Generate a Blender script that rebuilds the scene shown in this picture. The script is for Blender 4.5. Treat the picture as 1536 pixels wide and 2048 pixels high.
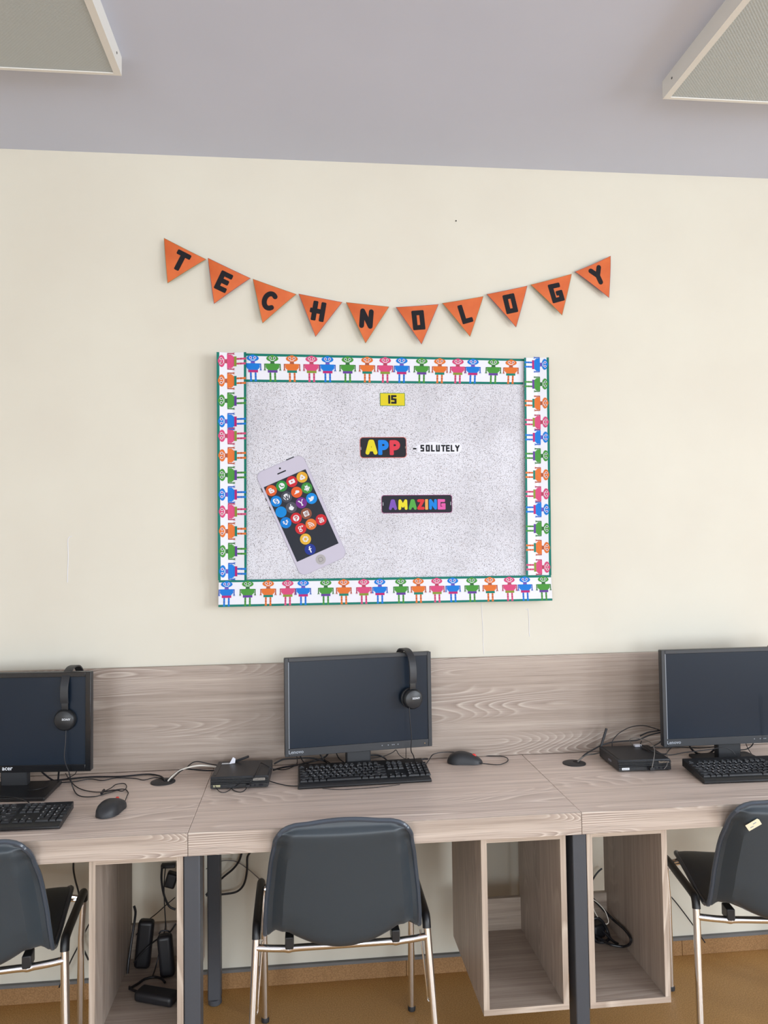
import bpy, bmesh, math, random
from mathutils import Vector, Matrix
PI = math.pi; R_ = math.radians
random.seed(4)
for o in list(bpy.data.objects): bpy.data.objects.remove(o)
SC = bpy.context.scene
COL = SC.collection

# ------------------------------------------------------------------ camera
YAW, PITCH, ROLL, FPX, DIST, EYE = 0.10544, 0.04014, -0.01358, 1525.36, 2.72796, 1.52
_cy, _sy, _cp, _sp = math.cos(YAW), math.sin(YAW), math.cos(PITCH), math.sin(PITCH)
CF = Vector((_sy*_cp, _cy*_cp, _sp)); _r = Vector((_cy, -_sy, 0)); _u = _r.cross(CF)
CR = math.cos(ROLL)*_r + math.sin(ROLL)*_u; CU = -math.sin(ROLL)*_r + math.cos(ROLL)*_u
CC = Vector((0, -DIST, EYE))
cam = bpy.data.cameras.new('camera'); camo = bpy.data.objects.new('camera', cam); COL.objects.link(camo)
cam.sensor_fit = 'VERTICAL'; cam.sensor_height = 24.0; cam.lens = 24.0*FPX/2048
cam.clip_start = 0.05
camo.matrix_world = Matrix(((CR.x, CU.x, -CF.x, CC.x), (CR.y, CU.y, -CF.y, CC.y), (CR.z, CU.z, -CF.z, CC.z), (0, 0, 0, 1)))
SC.camera = camo

def W(px, py, x=None, y=None, z=None):
    """the point of the room seen at a pixel of the photo, on the plane x, y or z = const"""
    d = CF + CR*((px-768)/FPX) - CU*((py-1024)/FPX)
    if x is not None: t = (x-CC.x)/d.x
    elif y is not None: t = (y-CC.y)/d.y
    else: t = (z-CC.z)/d.z
    return CC + t*d

# ------------------------------------------------------------------ world, light, exposure
SC.view_settings.view_transform = 'Standard'
try: SC.view_settings.look = 'None'
except Exception: pass
SC.view_settings.gamma = 1.0
SC.view_settings.exposure = -0.95
SC.view_settings.use_curve_mapping = False
wd = bpy.data.worlds.new('sky'); SC.world = wd; wd.use_nodes = True
bg = wd.node_tree.nodes['Background']; bg.inputs[0].default_value = (0.80, 0.90, 1.0, 1); bg.inputs[1].default_value = 1.2

RX, LX, FY, CZ = 4.7, -4.2, -7.4, 2.9096          # right wall, left wall, wall behind, ceiling
WINS = [(-6.6, -5.4), (-4.85, -3.65), (-3.15, -1.95)]   # window openings in the right wall
WZ0, WZ1 = 0.95, 2.70
POWER = [200, 240, 95]
for (a, b), pw in zip(WINS, POWER):
    l = bpy.data.lights.new('daylight_and_fill', 'AREA'); l.shape = 'RECTANGLE'; l.size = b-a-0.08; l.size_y = WZ1-WZ0-0.08
    l.energy = pw; l.color = (0.84, 0.92, 1.0)
    o = bpy.data.objects.new('daylight_and_fill', l); COL.objects.link(o)
    o.location = (RX-0.03, (a+b)/2, (WZ0+WZ1)/2)
    # area lamps shine along their -Z: aim it along -X, long side upright
    o.rotation_euler = Matrix(((0, 0, 1), (1, 0, 0), (0, 1, 0))).to_euler()
# unseen windows added behind the camera: low fill to brighten under the desks
FILL_WINS = [(-3.3, -1.1), (0.3, 2.5)]
BZ0, BZ1 = 0.2, 2.05
for (a, b) in FILL_WINS:
    l = bpy.data.lights.new('daylight_and_fill', 'AREA'); l.shape = 'RECTANGLE'; l.size = b-a-0.08; l.size_y = BZ1-BZ0-0.08
    l.energy = 240; l.color = (0.84, 0.92, 1.0)
    o = bpy.data.objects.new('daylight_and_fill', l); COL.objects.link(o)
    o.location = ((a+b)/2, FY+0.03, (BZ0+BZ1)/2)
    o.rotation_euler = (R_(90), 0, 0)

# ------------------------------------------------------------------ materials
def lin(c): return c/12.92 if c <= .04045 else ((c+.055)/1.055)**2.4
def srgb(r, g, b): return (lin(r/255), lin(g/255), lin(b/255), 1)
def mat(name, col, rough=.5, metal=0, spec=.5, bump=None):
    m = bpy.data.materials.new(name); m.use_nodes = True
    n = m.node_tree.nodes; b = n['Principled BSDF']
    b.inputs['Base Color'].default_value = col; b.inputs['Roughness'].default_value = rough
    b.inputs['Metallic'].default_value = metal; b.inputs['Specular IOR Level'].default_value = spec
    if bump:
        sc, st = bump
        L = m.node_tree.links
        tc = n.new('ShaderNodeTexCoord'); nz = n.new('ShaderNodeTexNoise'); nz.inputs['Scale'].default_value = sc; nz.inputs['Detail'].default_value = 3
        bp = n.new('ShaderNodeBump'); bp.inputs['Strength'].default_value = st; bp.inputs['Distance'].default_value = .002
        L.new(tc.outputs['Object'], nz.inputs['Vector']); L.new(nz.outputs['Fac'], bp.inputs['Height']); L.new(bp.outputs['Normal'], b.inputs['Normal'])
    return m
def ramp(nt, stops):
    r = nt.nodes.new('ShaderNodeValToRGB'); e = r.color_ramp.elements
    e[0].position, e[0].color = stops[0]; e[1].position, e[1].color = stops[-1]
    for p, c in stops[1:-1]:
        k = e.new(p); k.color = c
    return r
def wood(name, axis='x', tint=(1, 1, 1), rings=13, offset=(0, 0, 0), rough=.42, fig=.8, cover=0, ac=4.0):
    m = bpy.data.materials.new(name); m.use_nodes = True; nt = m.node_tree; n = nt.nodes; L = nt.links; b = n['Principled BSDF']
    tc = n.new('ShaderNodeTexCoord')
    def mapped(al, ac):
        mp = n.new('ShaderNodeMapping')
        s = {'x': (al, ac, ac), 'z': (ac, ac, al), 'y': (ac, al, ac)}[axis]
        mp.inputs['Scale'].default_value = s; mp.inputs['Location'].default_value = offset
        L.new(tc.outputs['Object'], mp.inputs['Vector']); return mp
    def noise(v, det, rgh=.5, dist=0):
        q = n.new('ShaderNodeTexNoise'); q.inputs['Scale'].default_value = 1.0; q.inputs['Detail'].default_value = det; q.inputs['Roughness'].default_value = rgh; q.inputs['Distortion'].default_value = dist
        L.new(v.outputs[0], q.inputs['Vector']); return q
    def mult(x, y, fac=1.0, facsock=None, mode='MULTIPLY'):
        q = n.new('ShaderNodeMix'); q.data_type = 'RGBA'; q.blend_type = mode; q.inputs[0].default_value = fac
        if facsock: L.new(facsock, q.inputs[0])
        L.new(x, q.inputs[6]); L.new(y, q.inputs[7]); return q.outputs[2]
    t = tint
    def c(r, g, bb): q = srgb(r, g, bb); return (q[0]*t[0], q[1]*t[1], q[2]*t[2], 1)
    # plain straight figure
    n3 = noise(mapped(.7, 52), 4, .6)
    r3 = ramp(nt, [(.28, c(152, 137, 125)), (.48, c(169, 154, 142)), (.72, c(184, 170, 158))]); L.new(n3.outputs['Fac'], r3.inputs[0])
    # cathedral figure: thin light and dark growth rings, only in patches
    n1 = noise(mapped(.14*ac, ac), 2.0, .45, .15)
    mu = n.new('ShaderNodeMath'); mu.operation = 'MULTIPLY'; mu.inputs[1].default_value = rings*6; L.new(n1.outputs['Fac'], mu.inputs[0])
    fr = n.new('ShaderNodeMath'); fr.operation = 'FRACT'; L.new(mu.outputs[0], fr.inputs[0])
    r1 = ramp(nt, [(0, c(142, 126, 115)), (.3, c(162, 146, 136)), (.62, c(176, 162, 151)), (.84, c(212, 201, 190)), (.95, c(170, 155, 144)), (1, c(142, 126, 115))])
    L.new(fr.outputs[0], r1.inputs[0])
    nm = noise(mapped(1.1, 5.5), 1)
    rm = ramp(nt, [(.47-cover, (0, 0, 0, 1)), (.60-cover, (fig, fig, fig, 1))]); L.new(nm.outputs['Fac'], rm.inputs[0])
    base = mult(r3.outputs[0], r1.outputs[0], 1, rm.outputs[0], 'MIX')
    # fine pores
    n2 = noise(mapped(5.0, 330), 3, .6)
    r2 = ramp(nt, [(.29, (.74, .73, .72, 1)), (.46, (1, 1, 1, 1)), (.70, (1.13, 1.125, 1.12, 1))]); L.new(n2.outputs['Fac'], r2.inputs[0])
    base = mult(base, r2.outputs[0])
    n4 = noise(mapped(.4, 7), 2)
    r4 = ramp(nt, [(.3, (.90, .89, .88, 1)), (.7, (1.06, 1.055, 1.055, 1))]); L.new(n4.outputs['Fac'], r4.inputs[0])
    base = mult(base, r4.outputs[0])
    L.new(base, b.inputs['Base Color'])
    b.inputs['Roughness'].default_value = rough; b.inputs['Specular IOR Level'].default_value = .8 if rough < .4 else .45
    bp = n.new('ShaderNodeBump'); bp.inputs['Strength'].default_value = .15; bp.inputs['Distance'].default_value = .0006
    L.new(n2.outputs['Fac'], bp.inputs['Height']); L.new(bp.outputs['Normal'], b.inputs['Normal'])
    return m
def noisy(name, c1, c2, scale, rough=.6, stops=(.35, .65), detail=4, bump=0, c3=None, scale3=2.0):
    m = bpy.data.materials.new(name); m.use_nodes = True; nt = m.node_tree; n = nt.nodes; L = nt.links; b = n['Principled BSDF']
    tc = n.new('ShaderNodeTexCoord'); nz = n.new('ShaderNodeTexNoise'); nz.inputs['Scale'].default_value = scale; nz.inputs['Detail'].default_value = detail
    L.new(tc.outputs['Object'], nz.inputs['Vector'])
    r = ramp(nt, [(stops[0], c1), (stops[1], c2)]); L.new(nz.outputs['Fac'], r.inputs[0])
    out = r.outputs[0]
    if c3:
        n3 = n.new('ShaderNodeTexNoise'); n3.inputs['Scale'].default_value = scale3; L.new(tc.outputs['Object'], n3.inputs['Vector'])
        r3 = ramp(nt, [(.35, (1, 1, 1, 1)), (.65, c3)]); L.new(n3.outputs['Fac'], r3.inputs[0])
        mx = n.new('ShaderNodeMix'); mx.data_type = 'RGBA'; mx.blend_type = 'MULTIPLY'; mx.inputs[0].default_value = 1
        L.new(out, mx.inputs[6]); L.new(r3.outputs[0], mx.inputs[7]); out = mx.outputs[2]
    L.new(out, b.inputs['Base Color']); b.inputs['Roughness'].default_value = rough
    if bump:
        bp = n.new('ShaderNodeBump'); bp.inputs['Strength'].default_value = bump; bp.inputs['Distance'].default_value = .002
        L.new(nz.outputs['Fac'], bp.inputs['Height']); L.new(bp.outputs['Normal'], b.inputs['Normal'])
    return m
M = {}
M['wall'] = noisy('cream wall paint', srgb(209, 203, 188), srgb(213, 208, 193), 2.2, .75, bump=.0)
M['plainwall'] = mat('room wall paint', srgb(228, 227, 222), .8)
M['ceiling'] = noisy('white ceiling paint', srgb(200, 206, 223), srgb(204, 210, 227), 1.5, .85)
M['floor'] = noisy('ochre speckled vinyl', srgb(166, 122, 66), srgb(196, 150, 90), 260, .45, (.38, .62), 3, c3=(.93, .92, .90, 1), scale3=3)
M['skirt'] = noisy('tan speckled skirting', srgb(136, 100, 62), srgb(158, 120, 78), 220, .5, (.38, .62), 3)
M['greytrim'] = mat('grey trim', srgb(105, 104, 103), .6)
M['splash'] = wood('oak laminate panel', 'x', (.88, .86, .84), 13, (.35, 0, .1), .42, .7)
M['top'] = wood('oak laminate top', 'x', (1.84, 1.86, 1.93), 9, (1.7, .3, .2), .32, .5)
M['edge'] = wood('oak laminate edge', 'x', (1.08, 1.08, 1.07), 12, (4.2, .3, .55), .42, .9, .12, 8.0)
M['cubV'] = wood('oak laminate upright', 'z', (.95, .94, .92), 5, (.3, .3, .1), .42, .25)
M['cubH'] = wood('oak laminate shelf', 'x', (.95, .94, .92), 5, (.6, .1, .4), .42, .3)
M['cubE'] = wood('oak laminate raw edge', 'z', (1.10, 1.09, 1.04), 4, (2.3, .1, .4), .42, .4)
M['cubEx'] = wood('oak laminate raw edge along', 'x', (1.10, 1.09, 1.04), 4, (2.3, .1, .4), .42, .4)
M['seam'] = mat('dark seam', srgb(70, 60, 54), .8)
M['legmetal'] = mat('graphite powder coat', srgb(70, 72, 77), .45, 0, .4, (400, .08))
M['shell'] = mat('charcoal plastic', srgb(54, 62, 68), .40, 0, .5, (900, .12))
M['shellrim'] = mat('charcoal plastic rim', srgb(64, 72, 82), .28, 0, .6)
M['chrome'] = mat('chrome', (.9, .91, .93, 1), .08, 1)
M['blackplastic'] = mat('black plastic', srgb(30, 31, 33), .38)
M['satin'] = mat('satin black plastic', srgb(40, 41, 44), .5)
M['bezel'] = mat('black bezel', srgb(40, 42, 46), .42, 0, .5, (700, .06))
M['bezelgloss'] = mat('glossy black bezel', srgb(20, 21, 24), .2, 0, .5)
M['screen'] = mat('dark matte screen', srgb(20, 31, 44), .33, 0, .26)
M['cable'] = mat('black cable', srgb(24, 24, 28), .45)
M['greycable'] = mat('grey cable', srgb(110, 105, 100), .5)
M['whitecable'] = mat('off white cable', srgb(222, 216, 205), .45)
M['whiteprint'] = mat('white print', srgb(225, 227, 230), .5)
M['greyprint'] = mat('grey print', srgb(150, 155, 162), .5)
M['red'] = mat('red plastic', srgb(214, 52, 44), .4)
M['key'] = mat('black key plastic', srgb(36, 37, 40), .45)
M['fixture'] = mat('white enamelled steel', srgb(226, 224, 218), .4)
M['cream'] = mat('cream sticker', srgb(232, 222, 190), .5)
M['ink'] = mat('black ink', srgb(26, 25, 30), .6, 0, .2)
M['white'] = mat('white paper', srgb(220, 220, 227), .55, 0, .3)
M['teal'] = mat('teal print', srgb(14, 112, 98), .55, 0, .2)
M['orangepaper'] = noisy('orange paper', srgb(196, 88, 34), srgb(210, 102, 44), 12, .6)
M['greenedge'] = mat('olive edge', srgb(120, 110, 50), .6)
M['purpleedge'] = mat('purple edge', srgb(110, 44, 84), .6)
M['glass'] = None
def glass():
    m = bpy.data.materials.new('window glass'); m.use_nodes = True; nt = m.node_tree; n = nt.nodes
    n.remove(n['Principled BSDF']); t = n.new('ShaderNodeBsdfTransparent'); g = n.new('ShaderNodeBsdfGlossy'); g.inputs['Roughness'].default_value = .02
    mx = n.new('ShaderNodeMixShader'); mx.inputs[0].default_value = .06
    nt.links.new(t.outputs[0], mx.inputs[1]); nt.links.new(g.outputs[0], mx.inputs[2]); nt.links.new(mx.outputs[0], n['Material Output'].inputs[0]); return m
M['glass'] = glass()
def speckle():
    m = bpy.data.materials.new('speckled paper'); m.use_nodes = True; nt = m.node_tree; n = nt.nodes; L = nt.links; b = n['Principled BSDF']
    tc = n.new('ShaderNodeTexCoord'); cur = None
    base = n.new('ShaderNodeTexNoise'); base.inputs['Scale'].default_value = 5; L.new(tc.outputs['Object'], base.inputs['Vector'])
    rb = ramp(nt, [(.3, srgb(192, 190, 196)), (.7, srgb(213, 212, 219))]); L.new(base.outputs['Fac'], rb.inputs[0]); cur = rb.outputs[0]
    for sc, th, seed, colr, keep in [(400, .32, 0, srgb(150, 146, 152), .75), (260, .25, 3, srgb(96, 90, 94), .75), (200, .22, 9, srgb(34, 32, 36), .5), (160, .18, 14, srgb(124, 98, 80), .45)]:
        mp = n.new('ShaderNodeMapping'); mp.inputs['Location'].default_value = (seed, seed*.7, seed*1.3); mp.inputs['Scale'].default_value = (1, 0, 1)
        L.new(tc.outputs['Object'], mp.inputs['Vector'])
        v = n.new('ShaderNodeTexVoronoi'); v.voronoi_dimensions = '3D'; v.inputs['Scale'].default_value = sc; v.inputs['Randomness'].default_value = 1
        L.new(mp.outputs[0], v.inputs['Vector'])
        lt = n.new('ShaderNodeMath'); lt.operation = 'LESS_THAN'; lt.inputs[1].default_value = th; L.new(v.outputs['Distance'], lt.inputs[0])
        sp = n.new('ShaderNodeSeparateColor'); L.new(v.outputs['Color'], sp.inputs[0])
        gt = n.new('ShaderNodeMath'); gt.operation = 'LESS_THAN'; gt.inputs[1].default_value = keep; L.new(sp.outputs[0], gt.inputs[0])
        mu = n.new('ShaderNodeMath'); mu.operation = 'MULTIPLY'; L.new(lt.outputs[0], mu.inputs[0]); L.new(gt.outputs[0], mu.inputs[1])
        mx = n.new('ShaderNodeMix'); mx.data_type = 'RGBA'; L.new(mu.outputs[0], mx.inputs[0]); L.new(cur, mx.inputs[6]); mx.inputs[7].default_value = colr; cur = mx.outputs[2]
    L.new(cur, b.inputs['Base Color']); b.inputs['Roughness'].default_value = .45
    wv = n.new('ShaderNodeTexNoise'); wv.inputs['Scale'].default_value = 1; wv.inputs['Detail'].default_value = 2
    mp = n.new('ShaderNodeMapping'); mp.inputs['Scale'].default_value = (14, 1, 4); L.new(tc.outputs['Object'], mp.inputs['Vector']); L.new(mp.outputs[0], wv.inputs['Vector'])
    bp = n.new('ShaderNodeBump'); bp.inputs['Strength'].default_value = .5; bp.inputs['Distance'].default_value = .012
    L.new(wv.outputs['Fac'], bp.inputs['Height']); L.new(bp.outputs['Normal'], b.inputs['Normal'])
    return m
M['speckle'] = speckle()
def prismatic():
    m = mat('prismatic diffuser', srgb(176, 182, 182), .3, 0, .5); nt = m.node_tree; n = nt.nodes; L = nt.links
    tc = n.new('ShaderNodeTexCoord'); mp = n.new('ShaderNodeMapping'); mp.inputs['Rotation'].default_value = (0, 0, R_(45)); L.new(tc.outputs['Object'], mp.inputs['Vector'])
    v = n.new('ShaderNodeTexVoronoi'); v.inputs['Scale'].default_value = 150; v.inputs['Randomness'].default_value = 0; L.new(mp.outputs[0], v.inputs['Vector'])
    bp = n.new('ShaderNodeBump'); bp.inputs['Strength'].default_value = .8; bp.inputs['Distance'].default_value = .002
    L.new(v.outputs['Distance'], bp.inputs['Height']); L.new(bp.outputs['Normal'], n['Principled BSDF'].inputs['Normal']); return m
M['prism'] = prismatic()
_cm = {}
def C_(r, g, b, rough=.55):
    k = (r, g, b)
    if k not in _cm: q = srgb(r, g, b); _cm[k] = mat('print %d %d %d' % k, (q[0]*.74, q[1]*.74, q[2]*.76, 1), rough, 0, .2)
    return _cm[k]

# ------------------------------------------------------------------ mesh builder
class MB:
    def __init__(s): s.v = []; s.f = []; s.m = []; s.mats = []
    def mi(s, m):
        if m not in s.mats: s.mats.append(m)
        return s.mats.index(m)
    def add(s, vs, fs, m, xf=None):
        k = len(s.v); i = s.mi(m)
        s.v += [Vector(p) if xf is None else xf @ Vector(p) for p in vs]
        for f in fs: s.f.append([k+a for a in f]); s.m.append(i)
        return s
    def box(s, lo, hi, m, xf=None):
        x0, y0, z0 = lo; x1, y1, z1 = hi
        return s.add([(x0, y0, z0), (x1, y0, z0), (x1, y1, z0), (x0, y1, z0), (x0, y0, z1), (x1, y0, z1), (x1, y1, z1), (x0, y1, z1)],
                     [(0, 3, 2, 1), (4, 5, 6, 7), (0, 1, 5, 4), (1, 2, 6, 5), (2, 3, 7, 6), (3, 0, 4, 7)], m, xf)
    def prism(s, poly, f, h0, h1, m, back=True):
        """poly: 2D outline (ccw), f(u, v, h) -> 3D point; solid between heights h0 and h1"""
        n = len(poly); vs = [f(u, v, h0) for u, v in poly]+[f(u, v, h1) for u, v in poly]
        fs = [tuple(range(n, 2*n))] + [(i, (i+1) % n, n+(i+1) % n, n+i) for i in range(n)]
        if back: fs.append(tuple(range(n-1, -1, -1)))
        return s.add(vs, fs, m)
    def tube(s, pts, r, m, n=8, smooth=6, cap=True, xf=None, radii=None):
        P = [Vector(p) for p in pts]
        if smooth and len(P) > 2: P, radii = catmull(P, smooth, radii)
        T = [(P[min(i+1, len(P)-1)]-P[max(i-1, 0)]).normalized() for i in range(len(P))]
        a = Vector((0, 0, 1)) if abs(T[0].z) < .9 else Vector((1, 0, 0))
        nrm = T[0].cross(a).normalized(); vs = []
        for i, p in enumerate(P):
            nrm = (nrm - T[i]*nrm.dot(T[i])).normalized(); b = T[i].cross(nrm)
            rr = r if radii is None else radii[i]
            for k in range(n):
                t = 2*PI*k/n; vs.append(p + nrm*(rr*math.cos(t)) + b*(rr*math.sin(t)))
        fs = [(i*n+k, i*n+(k+1) % n, (i+1)*n+(k+1) % n, (i+1)*n+k) for i in range(len(P)-1) for k in range(n)]
        if cap: fs += [tuple(range(n-1, -1, -1)), tuple((len(P)-1)*n+k for k in range(n))]
        return s.add(vs, fs, m, xf)
    def lathe(s, prof, m, xf=None, n=28):
        """prof: (radius, height) pairs turned around local z"""
        vs = []; fs = []
        for r, h in prof:
            for k in range(n): vs.append((r*math.cos(2*PI*k/n), r*math.sin(2*PI*k/n), h))
        for i in range(len(prof)-1):
            for k in range(n): fs.append((i*n+k, i*n+(k+1) % n, (i+1)*n+(k+1) % n, (i+1)*n+k))
        fs += [tuple(range(n-1, -1, -1)), tuple((len(prof)-1)*n+k for k in range(n))]
        return s.add(vs, fs, m, xf)
    def build(s, name, parent=None, bevel=0, smooth=35, world=True, segs=2):
        me = bpy.data.meshes.new(name)
        inv = None
        if parent is not None and world:
            p = parent
            while p.parent: p = p.parent
            inv = root_mat(p).inverted()
        vs = [inv @ p for p in s.v] if inv else s.v
        org = Vector((0, 0, 0))
        if parent is None:
            lo = [min(p[i] for p in vs) for i in range(3)]; hi = [max(p[i] for p in vs) for i in range(3)]
            org = Vector(((lo[0]+hi[0])/2, (lo[1]+hi[1])/2, lo[2])); vs = [p-org for p in vs]
        me.from_pydata([tuple(p) for p in vs], [], s.f)
        for m in s.mats: me.materials.append(m)
        for i, p in enumerate(me.polygons): p.material_index = s.m[i]; p.use_smooth = bool(smooth)
        me.update()
        bm = bmesh.new(); bm.from_mesh(me); bmesh.ops.recalc_face_normals(bm, faces=bm.faces) if s.solid else None; bm.to_mesh(me); bm.free()
        if smooth: me.set_sharp_from_angle(angle=R_(smooth))
        o = bpy.data.objects.new(name, me); COL.objects.link(o); o.location = org
        if parent is not None: o.parent = parent
        if bevel:
            b = o.modifiers.new('bevel', 'BEVEL'); b.width = bevel; b.segments = segs; b.limit_method = 'ANGLE'; b.angle_limit = R_(40)
        return o
    solid = True
def root_mat(p): return Matrix.Translation(p.location) @ Matrix.Rotation(p.rotation_euler.z, 4, 'Z')
def catmull(P, k, radii=None):
    out = []; ro = [] if radii else None
    for i in range(len(P)-1):
        a, b, c, d = P[max(i-1, 0)], P[i], P[i+1], P[min(i+2, len(P)-1)]
        for j in range(k):
            t = j/k
            out.append(.5*((2*b)+(c-a)*t+(2*a-5*b+4*c-d)*t*t+(-a+3*b-3*c+d)*t**3))
            if radii: ro.append(radii[i]*(1-t)+radii[i+1]*t)
    out.append(P[-1])
    if radii: ro.append(radii[-1])
    return out, ro
def tag(o, label, cat, group=None, kind=None):
    if label: o['label'] = label
    if cat: o['category'] = cat
    if group: o['group'] = group
    if kind: o['kind'] = kind
    return o
def thing(name, label, cat, loc=(0, 0, 0), rz=0, group=None):
    o = bpy.data.objects.new(name, None); COL.objects.link(o); o.location = loc; o.rotation_euler = (0, 0, rz); o.empty_display_size = .05
    return tag(o, label, cat, group)
def struct(name, mb, **k):
    o = mb.build(name, **k); o['kind'] = 'structure'; return o
def copy_thing(src, loc, rz, label):
    r = src.copy(); COL.objects.link(r); r.location = loc; r.rotation_euler = (0, 0, rz); r['label'] = label
    for ch in list(src.children):
        c = ch.copy(); COL.objects.link(c); c.parent = r
        for g in list(ch.children):
            d = g.copy(); COL.objects.link(d); d.parent = c
    return r
def plane_map(org, eu, ev, en):
    org, eu, ev, en = Vector(org), Vector(eu), Vector(ev), Vector(en)
    return lambda u, v, h: org+eu*u+ev*v+en*h
def rrect(x0, y0, x1, y1, r, n=5):
    out = []
    for cx, cy, a in ((x1-r, y1-r, 0), (x0+r, y1-r, 90), (x0+r, y0+r, 180), (x1-r, y0+r, 270)):
        for i in range(n+1):
            t = R_(a+90*i/n); out.append((cx+r*math.cos(t), cy+r*math.sin(t)))
    return out
def circ(x, y, r, n=24, ry=None):
    return [(x+r*math.cos(2*PI*i/n), y+(ry or r)*math.sin(2*PI*i/n)) for i in range(n)]
def capsule(a, b, w, n=4, rnd=1.0):
    """outline of a thick stroke from a to b, half width w, rounded ends"""
    ax, ay = a; bx, by = b; L = math.hypot(bx-ax, by-ay) or 1e-9; dx, dy = (bx-ax)/L, (by-ay)/L; out = []
    th = math.atan2(dy, dx)
    for (cx, cy, t0) in ((bx, by, th-PI/2), (ax, ay, th+PI/2)):
        if rnd >= 1:
            for i in range(n+1):
                t = t0+PI*i/n; out.append((cx+w*math.cos(t), cy+w*math.sin(t)))
        else:
            # square end with softened corners
            e = (math.cos(t0+PI/2), math.sin(t0+PI/2)); s = (math.cos(t0), math.sin(t0)); k = w*rnd
            for i in range(n+1):
                t = PI/2*i/n; out.append((cx+s[0]*(w-k+k*math.cos(t))+e[0]*(w-k+k*math.sin(t)), cy+s[1]*(w-k+k*math.cos(t))+e[1]*(w-k+k*math.sin(t))))
            for i in range(n+1):
                t = PI/2*i/n; out.append((cx-s[0]*(w-k+k*math.sin(t))+e[0]*(w-k+k*math.cos(t)), cy-s[1]*(w-k+k*math.sin(t))+e[1]*(w-k+k*math.cos(t))))
    return out
def arc(cx, cy, r, a0, a1, n=10, ry=None):
    return [(cx+r*math.cos(R_(a0+(a1-a0)*i/n)), cy+(ry or r)*math.sin(R_(a0+(a1-a0)*i/n))) for i in range(n+1)]
# block letters: centre lines of strokes in a box 0..w by 0..1
GL = {
 'T': [[(0, 1), (.72, 1)], [(.36, 1), (.36, 0)]],
 'E': [[(.58, 1), (0, 1), (0, 0), (.58, 0)], [(0, .52), (.5, .52)]],
 'C': [arc(.42, .5, .42, 50, 310, 14, .5)],
 'H': [[(.05, 1), (.05, 0)], [(.68, 1), (.68, 0)], [(-.12, .5), (.68, .5)]],
 'N': [[(0, 0), (0, 1), (.68, 0), (.68, 1)]],
 'O': [[(0, 0), (0, 1), (.6, 1), (.6, 0), (0, 0)]],
 'L': [[(0, 1), (0, 0), (.52, 0)]],
 'G': [[(.60, .98), (0, 1), (0, 0), (.66, 0), (.66, .44), (.47, .44)]],
 'Y': [[(0, 1), (.36, .5)], [(.74, 1), (.36, .5), (.36, 0)]],
 'I': [[(0, 1), (0, 0)]],
 'S': [[(.52, 1), (0, 1), (0, .54), (.52, .5), (.52, 0), (0, 0)]],
 'U': [[(0, 1), (0, 0), (.56, 0), (.56, 1)]],
 'A': [[(0, 0), (.26, 1), (.42, 1), (.68, 0)], [(.16, .3), (.5, .3)]],
 'M': [[(0, 0), (.04, 1), (.42, .3), (.8, 1), (.84, 0)]],
 'Z': [[(0, 1), (.58, 1), (0, 0), (.6, 0)]],
 'P': [[(0, 0), (0, 1)], [(0, 1), (.28, 1)] + arc(.28, .72, .28, 90, -90, 8) + [(0, .44)]],
 '-': [[(0, .5), (.42, .5)]],
}
def glyph(mb, ch, f, x, y, size, sw, m, h0=.0, h1=.0008, rot=0, rnd=.35, sx=1):
    """stroke letter: box centre at (x, y), outer height = size, stroke width = sw"""
    st = GL[ch]; w = max(p[0] for s in st for p in s); lo = min(p[0] for s in st for p in s)
    hh = size-sw; c, s_ = math.cos(rot), math.sin(rot)
    def tr(p):
        u = (p[0]-(w+lo)/2)*hh*sx; v = (p[1]-.5)*hh; return (x+u*c-v*s_, y+u*s_+v*c)
    k = 0
    for s in st:
        for i in range(len(s)-1):
            mb.prism(capsule(tr(s[i]), tr(s[i+1]), sw/2, 6, 1.0 if len(s) > 6 or ch in 'NYMAZ' else rnd), f, h0, h1+k*1e-5, m); k += 1
def text_polys(s, size):
    cu = bpy.data.curves.new('lettering', 'FONT'); cu.body = s; cu.size = size; cu.resolution_u = 2; cu.align_x = 'CENTER'
    o = bpy.data.objects.new('lettering', cu); COL.objects.link(o)
    dg = bpy.context.evaluated_depsgraph_get(); ev = o.evaluated_get(dg); me = ev.to_mesh()
    vs = [tuple(v.co) for v in me.vertices]; fs = [tuple(p.vertices) for p in me.polygons]
    ev.to_mesh_clear(); bpy.data.objects.remove(o); bpy.data.curves.remove(cu)
    return vs, fs
def text(mb, s, f, x, y, size, m, h=.0004, sx=1, bold=0):
    vs, fs = text_polys(s, size)
    offs = [(0, 0)] if not bold else [(-bold, 0), (bold, 0), (0, bold*.7), (0, -bold*.7)]
    for i, (dx, dy) in enumerate(offs): mb.add([f(x+a*sx+dx, y+b+dy, h+i*2e-6) for a, b, _ in vs], fs, m)
class Flat(MB): solid = False
def pts(*ps):
    """cable points: (px, py, axis, value)"""
    return [W(p[0], p[1], **{p[2]: p[3]}) for p in ps]

# ------------------------------------------------------------------ setting
TH = .15
struct('floor', MB().box((LX-TH, FY-TH, -.1), (RX+TH, TH, 0), M['floor']))
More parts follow.
